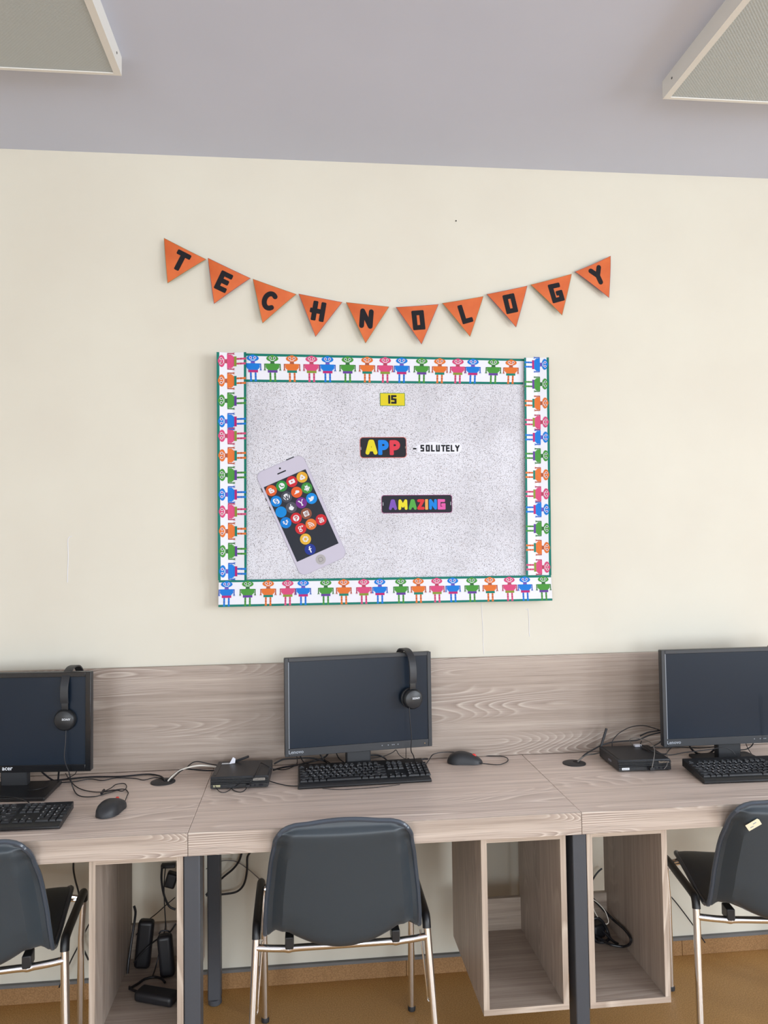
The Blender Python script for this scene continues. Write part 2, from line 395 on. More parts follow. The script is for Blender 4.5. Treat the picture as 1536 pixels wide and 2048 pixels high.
# faint joints between the vinyl sheets belong to the floor's own wear: thin grooves
struct('ceiling', MB().box((LX-TH, FY-TH, CZ), (RX+TH, TH, CZ+.12), M['ceiling']))
struct('wall_back', MB().box((LX-TH, 0, 0), (RX+TH, TH, CZ), M['wall']))
struct('wall_left', MB().box((LX-TH, FY, 0), (LX, 0, CZ), M['plainwall']))
def holed_wall(name, along, wins, c0, c1, lo, hi, m, WZ0=WZ0, WZ1=WZ1):
    mb = MB()
    def bx(a, b, z0, z1):
        if along == 'y': mb.box((c0, a, z0), (c1, b, z1), m)
        else: mb.box((a, c0, z0), (b, c1, z1), m)
    cur = lo
    for a, b in wins: bx(cur, a, 0, CZ); bx(a, b, 0, WZ0); bx(a, b, WZ1, CZ); cur = b
    bx(cur, hi, 0, CZ); return struct(name, mb)
holed_wall('wall_right', 'y', WINS, RX, RX+TH, FY, 0, M['plainwall'])
holed_wall('wall_front', 'x', FILL_WINS, FY-TH, FY, LX-TH, RX+TH, M['plainwall'], BZ0, BZ1)
k = 1
for (a, b) in WINS:
    mb = MB(); x0, x1 = RX+.03, RX+.09
    for lo, hi in (((x0, a, WZ0), (x1, a+.06, WZ1)), ((x0, b-.06, WZ0), (x1, b, WZ1)), ((x0, a, WZ0), (x1, b, WZ0+.06)), ((x0, a, WZ1-.06), (x1, b, WZ1)), ((x0, (a+b)/2-.03, WZ0), (x1, (a+b)/2+.03, WZ1))): mb.box(lo, hi, M['fixture'])
    w = struct('window_%d' % k, mb); g = MB().box((RX+.058, a+.05, WZ0+.05), (RX+.062, b-.05, WZ1-.05), M['glass']).build('pane', w, world=False); g.data.transform(Matrix.Translation(-w.location)); k += 1
for (a, b) in FILL_WINS:  # frames and panes for the added fill openings behind the camera
    mb = MB(); y0, y1 = FY-.09, FY-.03
    for lo, hi in (((a, y0, BZ0), (a+.06, y1, BZ1)), ((b-.06, y0, BZ0), (b, y1, BZ1)), ((a, y0, BZ0), (b, y1, BZ0+.06)), ((a, y0, BZ1-.06), (b, y1, BZ1)), (((a+b)/2-.03, y0, BZ0), ((a+b)/2+.03, y1, BZ1))): mb.box(lo, hi, M['fixture'])
    w = struct('window_%d' % k, mb); g = MB().box((a+.05, FY-.062, BZ0+.05), (b-.05, FY-.058, BZ1-.05), M['glass']).build('pane', w, world=False); g.data.transform(Matrix.Translation(-w.location)); k += 1
mb = MB()
xs = [LX, -3.3, -2.35, -1.5, -.62, .345, 1.36, 2.3, 3.3, RX]     # skirting tiles butt together with fine joints
for a, b in zip(xs, xs[1:]): mb.box((a+.0006, -.011, 0), (b-.0006, 0, .0555), M['skirt'])
struct('baseboard_back', mb, bevel=.0015)
struct('trim_1', MB().box((LX, -.014, .0555), (RX, 0, .0655), M['greytrim']))

# marks on the back wall
def drip(points, label, r=.0012):
    o = MB().tube(pts(*[(a, b, 'y', -.0005) for a, b in points]), r, M['white'], 6, 3).build('paint_drip')
    tag(o, label, 'paint drip', 'dried white drips on the cream wall')
drip([(144, 1073), (136, 1078), (136.5, 1110), (135.5, 1140), (135, 1165)], 'thin white drip on the cream wall left of the notice board')
drip([(963, 1206), (964, 1230), (966, 1265), (966, 1285), (968, 1308)], 'long thin white drip on the wall running from notice board down to oak panel', .0009)
drip([(1051, 1217), (1055, 1220), (1056, 1218), (1058, 1240), (1058, 1258), (1059, 1273)], 'short hooked white drip on the wall below the notice board, right end', .0009)
p = W(912, 442, y=0)
o = MB().lathe([(.0022, 0), (.0022, .003), (.0012, .004)], M['ink'], Matrix.Translation((p.x, 0, p.z)) @ Matrix.Rotation(R_(90), 4, 'X'), 10).build('wall_nail')
tag(o, 'tiny dark nail in the bare cream wall above the orange pennants', 'nail')

# ------------------------------------------------------------------ ceiling lights
def ceiling_light(x0, x1, y0, y1, label):
    zb = CZ-.0545
    t = thing('ceiling_light', label, 'ceiling light', ((x0+x1)/2, (y0+y1)/2, zb), 0, 'white boxed ceiling lights')
    f = MB(); w = .004; lip = .02
    f.box((x0, y0, zb), (x0+w, y1, CZ), M['fixture']); f.box((x1-w, y0, zb), (x1, y1, CZ), M['fixture'])
    f.box((x0+w, y0, zb), (x1-w, y0+w, CZ), M['fixture']); f.box((x0+w, y1-w, zb), (x1-w, y1, CZ), M['fixture'])
    f.box((x0+w, y0+w, zb), (x0+lip, y1-w, zb+.003), M['fixture']); f.box((x1-lip, y0+w, zb), (x1-w, y1-w, zb+.003), M['fixture'])
    f.box((x0+lip, y0+w, zb), (x1-lip, y0+lip, zb+.003), M['fixture']); f.box((x0+lip, y1-lip*.5, zb), (x1-lip, y1-w, zb+.003), M['fixture'])
    f.build('frame', t)
    MB().box((x0+lip-.006, y0+lip-.006, zb+.0035), (x1-lip+.006, y1-lip*.5+.006, zb+.0065), M['prism']).build('diffuser', t)
    for s, x in ((-1, x0), (1, x1)):
        MB().lathe([(.0035, 0), (.0035, .0012), (.002, .002)], M['greytrim'], Matrix.Translation((x, y1-.06, zb+.028)) @ Matrix.Rotation(R_(90*s), 4, 'Y'), 10).build('screw', t)
ceiling_light(-1.72, -.5016, -1.78, -.548, 'white boxed ceiling light on the left, over the left desk')
ceiling_light(1.0975, 2.32, -1.80, -.566, 'white boxed ceiling light on the right, over the right desk')

# ------------------------------------------------------------------ desks
Y_F, ZT, ZB = -.6073, .75, .688
S1, S2 = -.316, .7747; LEN = S2-S1
PY = -.018
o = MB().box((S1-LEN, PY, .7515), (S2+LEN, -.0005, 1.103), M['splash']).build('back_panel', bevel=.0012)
tag(o, 'long grey brown oak laminate panel along the wall behind the monitors', 'back panel')
def desk(x0, label, grx):
    x1 = x0+LEN
    t = thing('computer_desk', label, 'desk', ((x0+x1)/2, -.31, 0), 0, 'oak laminate computer desks')
    g = .0006
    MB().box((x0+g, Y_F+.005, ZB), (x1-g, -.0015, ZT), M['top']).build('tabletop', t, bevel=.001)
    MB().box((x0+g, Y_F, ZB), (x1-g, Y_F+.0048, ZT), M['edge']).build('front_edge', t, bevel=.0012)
    c = Matrix.Translation((grx, -.147, ZT))
    gr = MB().lathe([(.0395, .0002), (.0395, .0022), (.037, .0032), (.001, .0032)], M['satin'], c, 40).build('cable_grommet', t)
    gr['label'] = 'black round cable grommet'
    MB().lathe([(.012, .0030), (.012, .0036), (.001, .0036)], M['ink'], Matrix.Translation((grx+.012, -.136, ZT)), 20).build('hole', gr)
    return t
def leg(t, x0, x1, y0, y1, name='leg'):
    o = MB().box((x0, y0, .012), (x1, y1, ZB-.0005), M['legmetal']).build(name, t, bevel=.003)
    o['label'] = 'graphite grey metal leg'
    MB().box((x0+.001, y0+.001, 0), (x1-.001, y1-.001, .012), M['satin']).build('foot', o, bevel=.002)
def rear_leg(t, x, y):
    o = MB().box((x-.0215, y-.0215, .02), (x+.0215, y+.0215, ZB-.0005), M['legmetal']).build('leg', t, bevel=.004); o['label'] = 'graphite grey metal leg'
    MB().lathe([(.018, 0), (.0225, .004), (.0225, .02)], M['legmetal'], Matrix.Translation((x, y, 0)), 24).build('foot', o)
def cubby(t, x0, x1, zb, y0=-.588, y1=-.150):
    c = bpy.data.objects.new('computer_shelf', None); COL.objects.link(c); c.parent = t; c['label'] = 'open laminate computer shelf under the top'
    th = .0165; e = .0009
    def panel(name, lo, hi, m, me):
        mb = MB(); mb.box((lo[0], lo[1]+e, lo[2]), hi, m); mb.box(lo, (hi[0], lo[1]+e, hi[2]), me); return mb.build(name, c)
    panel('side_panel', (x0, y0, zb+th), (x0+th, y1, ZB-.0003), M['cubV'], M['cubE'])
    panel('side_panel', (x1-th, y0, zb+th), (x1, y1, ZB-.0003), M['cubV'], M['cubE'])
    panel('bottom_panel', (x0, y0, zb), (x1, y1, zb+th-.0002), M['cubH'], M['cubEx'])
    panel('top_panel', (x0+th, y0, ZB-th), (x1-th, y1, ZB-.0003), M['cubH'], M['cubEx'])
    MB().box((x0+th, y1-th, zb+th), (x1-th, y1, zb+th+.105), M['cubEx']).build('back_rail', c)
dL = desk(S1-LEN, 'left oak laminate desk carrying the keyboard cut off by the photo edge', -.463)
dM = desk(S1, 'middle oak laminate desk with a small black computer at its left end', -.463+100)
dR = desk(S2, 'right oak laminate desk with a cable grommet near its left end', .921)
for ch in list(dM.children):
    if ch.name.startswith('cable_grommet'):
        for q in list(ch.children): bpy.data.objects.remove(q)
        bpy.data.objects.remove(ch)
leg(dM, -.330, -.2866, -.588, -.528); leg(dM, .7536, .7934, -.588, -.528)
rear_leg(dM, -.3065, -.088); rear_leg(dM, .7735, -.088)
leg(dL, S1-LEN+.03, S1-LEN+.073, -.588, -.528); leg(dR, S2+LEN-.073, S2+LEN-.03, -.588, -.528)
rear_leg(dL, S1-LEN+.05, -.088); rear_leg(dR, S2+LEN-.05, -.088)
cubby(dL, -.5765, -.3316, .187); cubby(dM, .4875, .7330, .198); cubby(dR, .7945, 1.0335, .195)

# ------------------------------------------------------------------ notice board
BY = -.040
def V2(px, py, y=BY): p = W(px, py, y=y); return (p.x, p.z)
board = thing('notice_board', 'large notice board covered in speckled paper with a border of coloured robots', 'notice board', (.298, -.02, 1.305), 0)
MB().box((-.288, -.0345, 1.312), (.885, -.0005, 2.183), C_(200, 176, 140)).build('backing_board', board, bevel=.002)
MB().box((-.286, BY, 1.314), (.883, -.0348, 2.181), M['speckle']).build('speckled_paper', board)
RB = {'b': (C_(20, 130, 226), C_(200, 38, 120), C_(60, 105, 195), C_(120, 90, 190)), 'g': (C_(78, 160, 62), C_(108, 66, 160), C_(70, 128, 62), C_(60, 110, 66)),
      'o': (C_(240, 124, 52), C_(22, 138, 116), C_(190, 92, 62), C_(180, 96, 70)), 'p': (C_(228, 82, 130), C_(146, 162, 60), C_(188, 68, 100), C_(190, 80, 100))}
def robot(mb, cx, F, col, sgn=1):
    """F(u, v, h): u along the strip in strip widths, v from feet (0) to head (1)"""
    a, belt, d, d2 = RB[col]
    def poly(p, m, h): mb.prism([(cx+x, y) for x, y in p], F, 0, h, m, back=False) if False else mb.add([F(cx+x, y, h) for x, y in p], [tuple(range(len(p)))], m)
    for s in (-1, 1):
        lx = s*.085
        poly([(lx-.032, .03), (lx+.032, .03), (lx+.032, .36), (lx-.032, .36)], a, .0004)
        poly([(lx-.033, .16), (lx+.033, .16), (lx+.033, .21), (lx-.033, .21)], d, .0005); poly([(lx-.033, .27), (lx+.033, .27), (lx+.033, .30), (lx-.033, .30)], d, .0005)
        poly([(lx-.042, .02), (lx+.042, .02), (lx+.042, .055), (lx-.042, .055)], a, .0005)
        ax = s*.275
        poly([(ax-.02, .42), (ax+.02, .42), (ax+.02, .65), (ax-.02, .65)], d, .0004)
        poly([(ax-.034, .40), (ax-.016, .39), (ax-.016, .43), (ax+.016, .43), (ax+.016, .39), (ax+.034, .40), (ax+.03, .455), (ax-.03, .455)], d, .0005)
        poly([(s*.235, .61) if s > 0 else (-.29, .61), (s*.29, .61) if s > 0 else (-.235, .61), (s*.29, .65) if s > 0 else (-.235, .65), (s*.235, .65) if s > 0 else (-.29, .65)], d, .00045)
    poly([(-.175, .335), (.175, .335), (.175, .42), (-.175, .42)], belt, .00055)
    poly([(-.175, .42), (.175, .42), (.175, .46), (.215, .46), (.215, .50), (.245, .50), (.245, .655), (-.245, .655), (-.245, .50), (-.215, .50), (-.215, .46), (-.175, .46)], a, .0006)
    poly([(-.085, .65), (.085, .65), (.065, .70), (.085, .73), (-.085, .73), (-.065, .70)], d2, .00055)
    poly([(-.07, .90), (.07, .90), (.05, .96), (-.05, .96)], a, .0005)
    poly(circ(0, .835, .215, 20, .11), a, .00065)
    for s in (-1, 1):
        poly(circ(s*.075, .85, .052, 12), M['white'], .00072); poly(circ(s*.075, .85, .034, 10), d2, .00078)
    poly([(-.07, .755), (.07, .755), (.07, .778), (-.07, .778)], M['white'], .00072)
def border(corners, robots, fold, bands=(.085, .09), label='', side='t', ends=False):
    """corners: foot-start, foot-end, head-end, head-start pixels; robots: list of (pixel, colour); fold: (v, depth at feet, fold, head)"""
    c = [Vector((V2(*q)[0], 0, V2(*q)[1])) for q in corners]
    width = ((c[3]-c[0]).length+(c[2]-c[1]).length)/2; length = ((c[1]-c[0]).length+(c[2]-c[3]).length)/2
    vf, d0, d1, d2 = fold
    rip = [random.uniform(0, 6) for _ in range(4)]
    def F(u, v, h):
        t = u*width/length; p = (c[0]*(1-t)+c[1]*t)*(1-v)+(c[3]*(1-t)+c[2]*t)*v
        vv = min(max(v, 0), 1); d = d0+(d1-d0)*vv/vf if vv < vf else d1+(d2-d1)*(vv-vf)/(1-vf)
        d += .0008*math.sin(t*23+rip[0])*math.cos(t*7+rip[1])
        return Vector((p.x, BY-.0012-d-h, p.z))
    N = length/width
    mb = Flat(); nu = 24
    rows = [0, bands[0], vf*.5, vf, (1+vf)/2, 1-bands[1], 1]
    rows = sorted(set(rows))
    for i in range(nu):
        for a, b in zip(rows, rows[1:]):
            m = M['teal'] if (b <= bands[0]+1e-6 or a >= 1-bands[1]-1e-6) else M['white']
            q = [(i*N/nu, a), ((i+1)*N/nu, a), ((i+1)*N/nu, b), (i*N/nu, b)]
            mb.add([F(u, v, 0) for u, v in q], [(0, 1, 2, 3)], m)
    for q, col in robots:
        p = V2(*q); P = Vector((p[0], 0, p[1])); u = (P-c[0]).dot((c[1]-c[0]).normalized())/width
        robot(mb, u, F, col)
    if ends:
        for e in ends: mb.add([F(u, v, .0005) for u, v in ((e, 0), (e+.08, 0), (e+.08, 1), (e, 1))], [(0, 1, 2, 3)], M['teal'])
    o = mb.build('border_strip', board, smooth=0); o['label'] = label
    so = o.modifiers.new('paper', 'SOLIDIFY'); so.thickness = .0002; so.offset = -1
    return o
seq = 'bgop'
top_x = [507, 546, 585, 624, 656, 696, 735, 771, 804, 844, 880, 916, 946, 987, 1022]
border([(489, 764), (1046, 769), (1048, 718), (487, 707)], [((x, 735+(x-507)*.012), seq[i % 4]) for i, x in enumerate(top_x)], (.5, .0010, .0016, .0010), label='white strip of upright robots along the top edge', ends=[10.72])
lef = list(zip([723, 762, 802, 843, 872, 911, 950, 989, 1023, 1062, 1102, 1142], 'pogbpogbpogb'))
border([(493, 706), (494, 1160), (437, 1160), (434, 706)][0:2] + [(437, 1160), (434, 706)], [((465, y), c) for y, c in lef], (.48, .0120, .0020, .0130), label='white strip of robots lying with heads to the left')
rig = list(zip([730, 769, 807, 845, 875, 912, 950, 988, 1019, 1057, 1095, 1134], 'bgopbgopbgop'))
border([(1050, 1150), (1046, 717), (1096, 716), (1101, 1150)], [((1073, y), ['b', 'g', 'o', 'p', 'b', 'g', 'o', 'p', 'b', 'g', 'o', 'p'][i]) for i, (y, c) in enumerate(rig)], (.56, .0120, .0020, .0090), label='white strip of robots lying with heads to the right')
bot_x = [453, 495, 536, 575, 606, 651, 687, 727, 759, 801, 836, 873, 905, 943, 979, 1018, 1049, 1086]
border([(437, 1214), (1104, 1201), (1101, 1150), (438, 1160)], [((x, 1190-(x-437)*.018), seq[i % 4]) for i, x in enumerate(bot_x)], (.5, .0040, .0044, .0040), label='white strip of upright robots along the bottom edge')

# ---- word cards
def card_frame(px, py, y, rot=0):
    p = W(px, py, y=y); c, s = math.cos(rot), math.sin(rot)
    return p, plane_map(p, (c, 0, s), (-s, 0, c), (0, -1, 0))
PXM = .001806    # metres per photo pixel on the board
YC = BY-.0004
def half(w, h): return w*PXM/2, h*PXM/2
p, f = card_frame(785, 799, YC)
t = thing('word_card', 'small yellow card reading IS near the top of the notice board', 'word card', p, 0, 'word cards on the notice board')
a, b = half(50, 26)
MB().prism([(-a, -b), (a, -b), (a, b), (-a, b)], f, 0, .0008, C_(96, 150, 90)).prism([(-a+.002, -b+.002), (a-.002, -b+.002), (a-.002, b-.002), (-a+.002, b-.002)], f, .0008, .0011, C_(238, 220, 40)).build('card', t)
for ch, x in (('I', -.0118), ('S', .0045)):
    mb = MB(); glyph(mb, ch, f, x, 0, .031, .0072, M['ink'], .0011, .0016); mb.build('letter', t)
p, f = card_frame(766.5, 895, YC, R_(.3))
t = thing('word_card', 'black rounded card reading APP in yellow, blue and red', 'word card', p, 0, 'word cards on the notice board')
a, b = half(90, 39)
MB().prism(rrect(-a-.002, -b-.002, a+.002, b+.002, .011), f, 0, .0008, C_(222, 120, 110)).prism(rrect(-a, -b, a, b, .010), f, .0008, .0012, C_(38, 38, 44)).prism([(-a+.001, -.008), (-a+.0022, -.008), (-a+.0022, .002), (-a+.001, .002)], f, .0012, .0014, M['white']).prism([(a-.0026, -.004), (a-.0012, -.004), (a-.0012, .004), (a-.0026, .004)], f, .0012, .0014, C_(190, 170, 150)).build('card', t)
for ch, x, y, c in (('A', -.0425, .0012, C_(244, 228, 40)), ('P', .0005, 0, C_(24, 138, 236)), ('P', .0415, -.0008, C_(232, 66, 82))):
    mb = MB(); glyph(mb, ch, f, x, y, .0535, .0145, c, .0012, .0018, rnd=.5, sx=1.06); mb.build('letter', t)
p, f = card_frame(872, 896, YC, R_(-.2))
t = thing('word_card', 'white torn paper strip reading - SOLUTELY', 'word card', p, 0, 'word cards on the notice board')
k = PXM
out = [(-45*k, -2*k), (-36*k, 1*k), (-38*k, -8*k), (-22*k, -11*k), (10*k, -12*k), (46*k, -10*k), (52*k, -3*k), (52*k, 3*k), (48*k, 10*k), (30*k, 9*k), (14*k, 8*k), (0, 12*k), (-12*k, 12*k), (-22*k, 9*k), (-32*k, 8*k), (-40*k, 3*k)]
MB().prism(out, f, 0, .0006, M['white']).build('card', t)
for ch, x in zip('-SOLUTELY', [-42.6, -27.5, -16.5, -6.4, 3.8, 14.7, 23.8, 33.2, 43]):
    mb = MB(); glyph(mb, ch, f, x*k, (-.5 if ch != '-' else -1.5)*k, (13.5*k), 3.0*k, M['ink'], .0006, .0011, sx=.80, rnd=.3); mb.build('letter', t)
p, f = card_frame(834, 1008, YC, 0)
t = thing('word_card', 'long black rounded card reading AMAZING in rainbow letters', 'word card', p, 0, 'word cards on the notice board')
a, b = half(139, 34)
MB().prism(rrect(-a-.0016, -b-.0016, a+.0016, b+.0016, .009), f, 0, .0008, C_(178, 88, 140)).prism(rrect(-a, -b, a, b, .008), f, .0008, .0012, C_(40, 41, 50)).prism([(-a+.003, -.005), (-a+.0045, -.005), (-a+.0045, .007), (-a+.003, .007)], f, .0012, .0014, M['white']).prism([(a-.0045, -.005), (a-.003, -.005), (a-.003, .007), (a-.0045, .007)], f, .0012, .0014, M['white']).build('card', t)
for ch, x, c in zip('AMAZING', [-48, -28.2, -8.7, 7.7, 19, 31.8, 49], [C_(134, 92, 190), C_(248, 232, 50), C_(92, 178, 76), C_(230, 56, 62), C_(246, 176, 90), C_(20, 140, 232), C_(238, 102, 178)]):
    mb = MB(); glyph(mb, ch, f, x*k, -1*k, 20.8*k, 5.8*k, c, .0012, .0018, rnd=.45, sx=1.0); mb.build('letter', t)

# ---- paper phone with its app icons
def zpx(x, y): return (490+x/6.982, 900+y/6.982)
def v3(x, y): return W(*zpx(x, y), y=YC)
tl, tr_, br, bl = v3(258, 520), v3(848, 268), v3(1305, 1305), v3(728, 1560)
ev = ((tl-bl).normalized()+(tr_-br).normalized()).normalized(); eu = Vector((ev.z, 0, -ev.x))
org = (tl+tr_+br+bl)/4
def loc(x, y): d = v3(x, y)-org; return d.dot(eu), d.dot(ev)
ph = thing('paper_phone', 'large white paper smartphone tilted left, stuck on the speckled board', 'paper phone', org, 0)
f = plane_map(org, eu, ev, (0, -1, 0))
hw = (loc(1305, 1305)[0]-loc(728, 1560)[0]+loc(848, 268)[0]-loc(258, 520)[0])/4; hh = (loc(258, 520)[1]-loc(728, 1560)[1]+loc(848, 268)[1]-loc(1305, 1305)[1])/4
U0 = (loc(182, 420)[0]+loc(735, 1662)[0])/2; U1 = (loc(850, 165)[0]+loc(1388, 1400)[0])/2; V1 = (loc(300, 272)[1]+loc(700, 95)[1])/2; V0 = (loc(860, 1728)[1]+loc(1310, 1535)[1])/2
b_ = MB(); b_.prism(rrect(U0, V0, U1, V1, .024, 8), f, 0, .001, C_(214, 208, 222)); b_.prism(rrect(U0-.0012, V0-.0012, U1+.0012, V1+.0012, .025, 8), f, 0, .0007, C_(176, 170, 184))
b_.build('phone_body', ph)
mb = MB()
for q0, q1 in (((575, 140), (682, 92)),):
    u0, v0 = loc(*q0); u1, v1 = loc(*q1); mb.prism([(u0, V1), (u1, V1), (u1, V1+.0042), (u0, V1+.0042)], f, 0, .0007, C_(92, 94, 100))
mb.build('power_button', ph)
for (x, y, L) in ((218, 572, .015), (283, 700, .011), (336, 822, .013)):
    u, v = loc(x, y); MB().prism([(U0-.0042, v-L/2), (U0, v-L/2), (U0, v+L/2), (U0-.0042, v+L/2)], f, 0, .0007, C_(120, 112, 110)).build('side_button', ph)
MB().prism([(-hw, -hh), (hw, -hh), (hw, hh), (-hw, hh)], f, .001, .0013, C_(42, 46, 56)).build('phone_screen', ph)['label'] = 'dark phone screen'
u, v = loc(512, 312); MB().prism(capsule((u-.0145, v), (u+.0145, v), .0022), f, .001, .0013, M['ink']).build('speaker_slot', ph)
u, v = loc(488, 257); MB().prism(circ(u, v, .0034, 14), f, .001, .0013, M['ink']).build('camera_dot', ph)
u, v = loc(1057, 1528)
hb = MB().prism(circ(u, v, .0178, 28), f, .001, .0013, C_(190, 186, 184)).build('home_button', ph)
mb = MB(); q = rrect(u-.0068, v-.0068, u+.0068, v+.0068, .002, 3)
for i in range(len(q)): mb.prism(capsule(q[i], q[(i+1) % len(q)], .0006, 2), f, .0013, .0015, C_(120, 118, 118))
mb.build('square_mark', hb)
Wt = C_(244, 246, 248); IR = .0184; u_ = .0184
def poly(mb, P, c, h=.0021, s=1.0):
    mb.n_ = getattr(mb, 'n_', 0)+1; h += mb.n_*3e-6      # each print layer lies a hair above the last
    mb.add([mb.F(x*IR*s, y*IR*s, h) for x, y in P], [tuple(range(len(P)))], c)
def stroke(mb, P, w, c, h=.0021):
    for i in range(len(P)-1): poly(mb, capsule(P[i], P[i+1], w, 3), c, h)
def icon_mark(kind, mb, bgc):
    p = lambda P, c=Wt, h=.0021: poly(mb, P, c, h)
    s = lambda P, w, c=Wt, h=.0021: stroke(mb, P, w, c, h)
    if kind == 'b':
        p(rrect(-.45, -.5, .2, .5, .2)); p(rrect(-.45, -.5, .5, .12, .2)); s([(-.2, .2), (.02, .2)], .06, bgc, .0022); s([(-.2, -.2), (.2, -.2)], .06, bgc, .0022)
    elif kind == 'chat':
        p(circ(.02, .05, .56)); p([(-.55, -.6), (-.15, -.5), (-.45, -.2)]); s(arc(.2, .25, .42, 165, 285, 6), .09, bgc, .0022)
    elif kind == 'play':
        p(rrect(-.58, -.4, .58, .4, .16)); p([(-.12, -.2), (.22, 0), (-.12, .2)], bgc, .0022)
    elif kind == 'tri':
        P = [(-.12, .5), (.14, .5), (.56, -.2), (.42, -.45), (-.42, -.45), (-.56, -.2)]; p(P); p([(0, .22), (.2, -.16), (-.2, -.16)], bgc, .0022)
    elif kind == 'w':
        p(circ(0, 0, .62)); s([(-.5, .3), (-.2, -.5), (0, .2), (.22, -.5), (.46, .35)], .09, bgc, .0022)
    elif kind == 'cloud':
        p(circ(.3, .0, .24)); p(circ(.05, .1, .26)); p([(-.65, -.22), (.35, -.24), (.1, .3)]); 
    elif kind == 'droid':
        p(arc(0, .12, .34, 0, 180, 8)); p(rrect(-.34, -.4, .34, .06, .08)); s([(-.47, 0), (-.47, -.24)], .08); s([(.47, 0), (.47, -.24)], .08); s([(-.15, -.4), (-.15, -.6)], .08); s([(.15, -.4), (.15, -.6)], .08); s([(-.2, .4), (-.3, .58)], .03); s([(.2, .4), (.3, .58)], .03)
    elif kind == 's':
        p(circ(0, 0, .5)); p(circ(-.22, .22, .36)); p(circ(.22, -.22, .36)); s(arc(0, .15, .19, 20, 270, 8)+arc(0, -.19, .19, 90, -160, 8), .085, bgc, .0023)
    elif kind == 'y':
        s([(-.5, .5), (-.2, .5)], .05); s([(-.38, .5), (0, -.02)], .11); s([(.4, .5), (0, -.02)], .06); s([(.25, .5), (.52, .5)], .05); s([(0, 0), (0, -.5)], .1); s([(-.16, -.52), (.18, -.52)], .05)
    elif kind == 'bird':
        p(circ(.16, .08, .3)); p([(-.6, -.4), (-.1, -.45), (.3, -.25), (.46, .1), (.1, .4), (-.1, .1), (-.5, .42), (-.55, .1), (-.4, -.12)]); p([(.4, .2), (.66, .28), (.42, .02)])
    elif kind == 'fruit':
        p(circ(-.16, -.08, .34)); p(circ(.16, -.08, .34)); p(circ(0, -.22, .34)); p(circ(.46, .06, .17), bgc, .0023); s([(0, .3), (.12, .58)], .08)
    elif kind == 'cam':
        p(rrect(-.5, -.5, .5, .5, .1)); p(circ(0, -.04, .34), bgc, .0022); p(circ(0, -.04, .24), Wt, .0023); p(circ(0, -.04, .15), bgc, .0024); p([(.2, .25), (.4, .25), (.4, .42), (.2, .42)], bgc, .0023)
    elif kind == 'p':
        p(circ(0, 0, .6)); s([(-.15, -.45), (.02, .2)], .07, bgc, .0023); s(arc(.02, .12, .26, -110, 170, 10), .07, bgc, .0023)
    elif kind == 'box':
        for a, b in ((-.32, .3), (.32, .3), (-.32, 0), (.32, 0)): p([(a-.24, b), (a, b-.16), (a+.24, b), (a, b+.16)])
        p([(-.3, -.28), (0, -.1), (.3, -.28), (0, -.46)])
    elif kind == 'g':
        q = circ(-.14, .2, .24, 12); s(q+[q[0]], .075); q = circ(-.12, -.34, .26, 12, .2); s(q+[q[0]], .075); s([(.0, .02), (-.16, -.12)], .07); s([(.1, .42), (.22, .42)], .05); s([(.26, .32), (.62, .32)], .05); s([(.44, .14), (.44, .5)], .05)
    elif kind == 'rss':
        p(circ(-.38, -.38, .13)); s(arc(-.45, -.45, .5, 0, 90, 8), .09); s(arc(-.45, -.45, .85, 0, 90, 10), .09)
    elif kind == 'tube':
        p(rrect(-.45, -.55, .45, .0, .14))
        s([(-.42, .5), (-.3, .3), (-.18, .5)], .045); s([(-.3, .3), (-.3, .1)], .045); q = circ(0, .2, .1, 8, .13); s(q+[q[0]], .045); s([(.2, .34), (.2, .1), (.36, .1), (.36, .34)], .045)
        s([(-.34, -.12), (-.1, -.12)], .035, bgc, .0023); s([(-.22, -.12), (-.22, -.42)], .035, bgc, .0023); s([(-.06, -.24), (-.06, -.42), (.06, -.42), (.06, -.24)], .03, bgc, .0023); s([(.16, -.12), (.16, -.42), (.26, -.42), (.26, -.26), (.16, -.26)], .03, bgc, .0023)
    elif kind == 'shutter':
        p(circ(0, 0, .56)); p(circ(0, 0, .27, 6), bgc, .0022)
        for i in range(6): t0 = R_(60*i+20); s([(.27*math.cos(t0), .27*math.sin(t0)), (.58*math.cos(t0+.9), .58*math.sin(t0+.9))], .035, bgc, .0023)
    elif kind == 'f':
        s(arc(.17, .3, .2, 90, 180, 5)+[(-.03, -.55)], .11); s([(-.22, .08), (.24, .08)], .09)
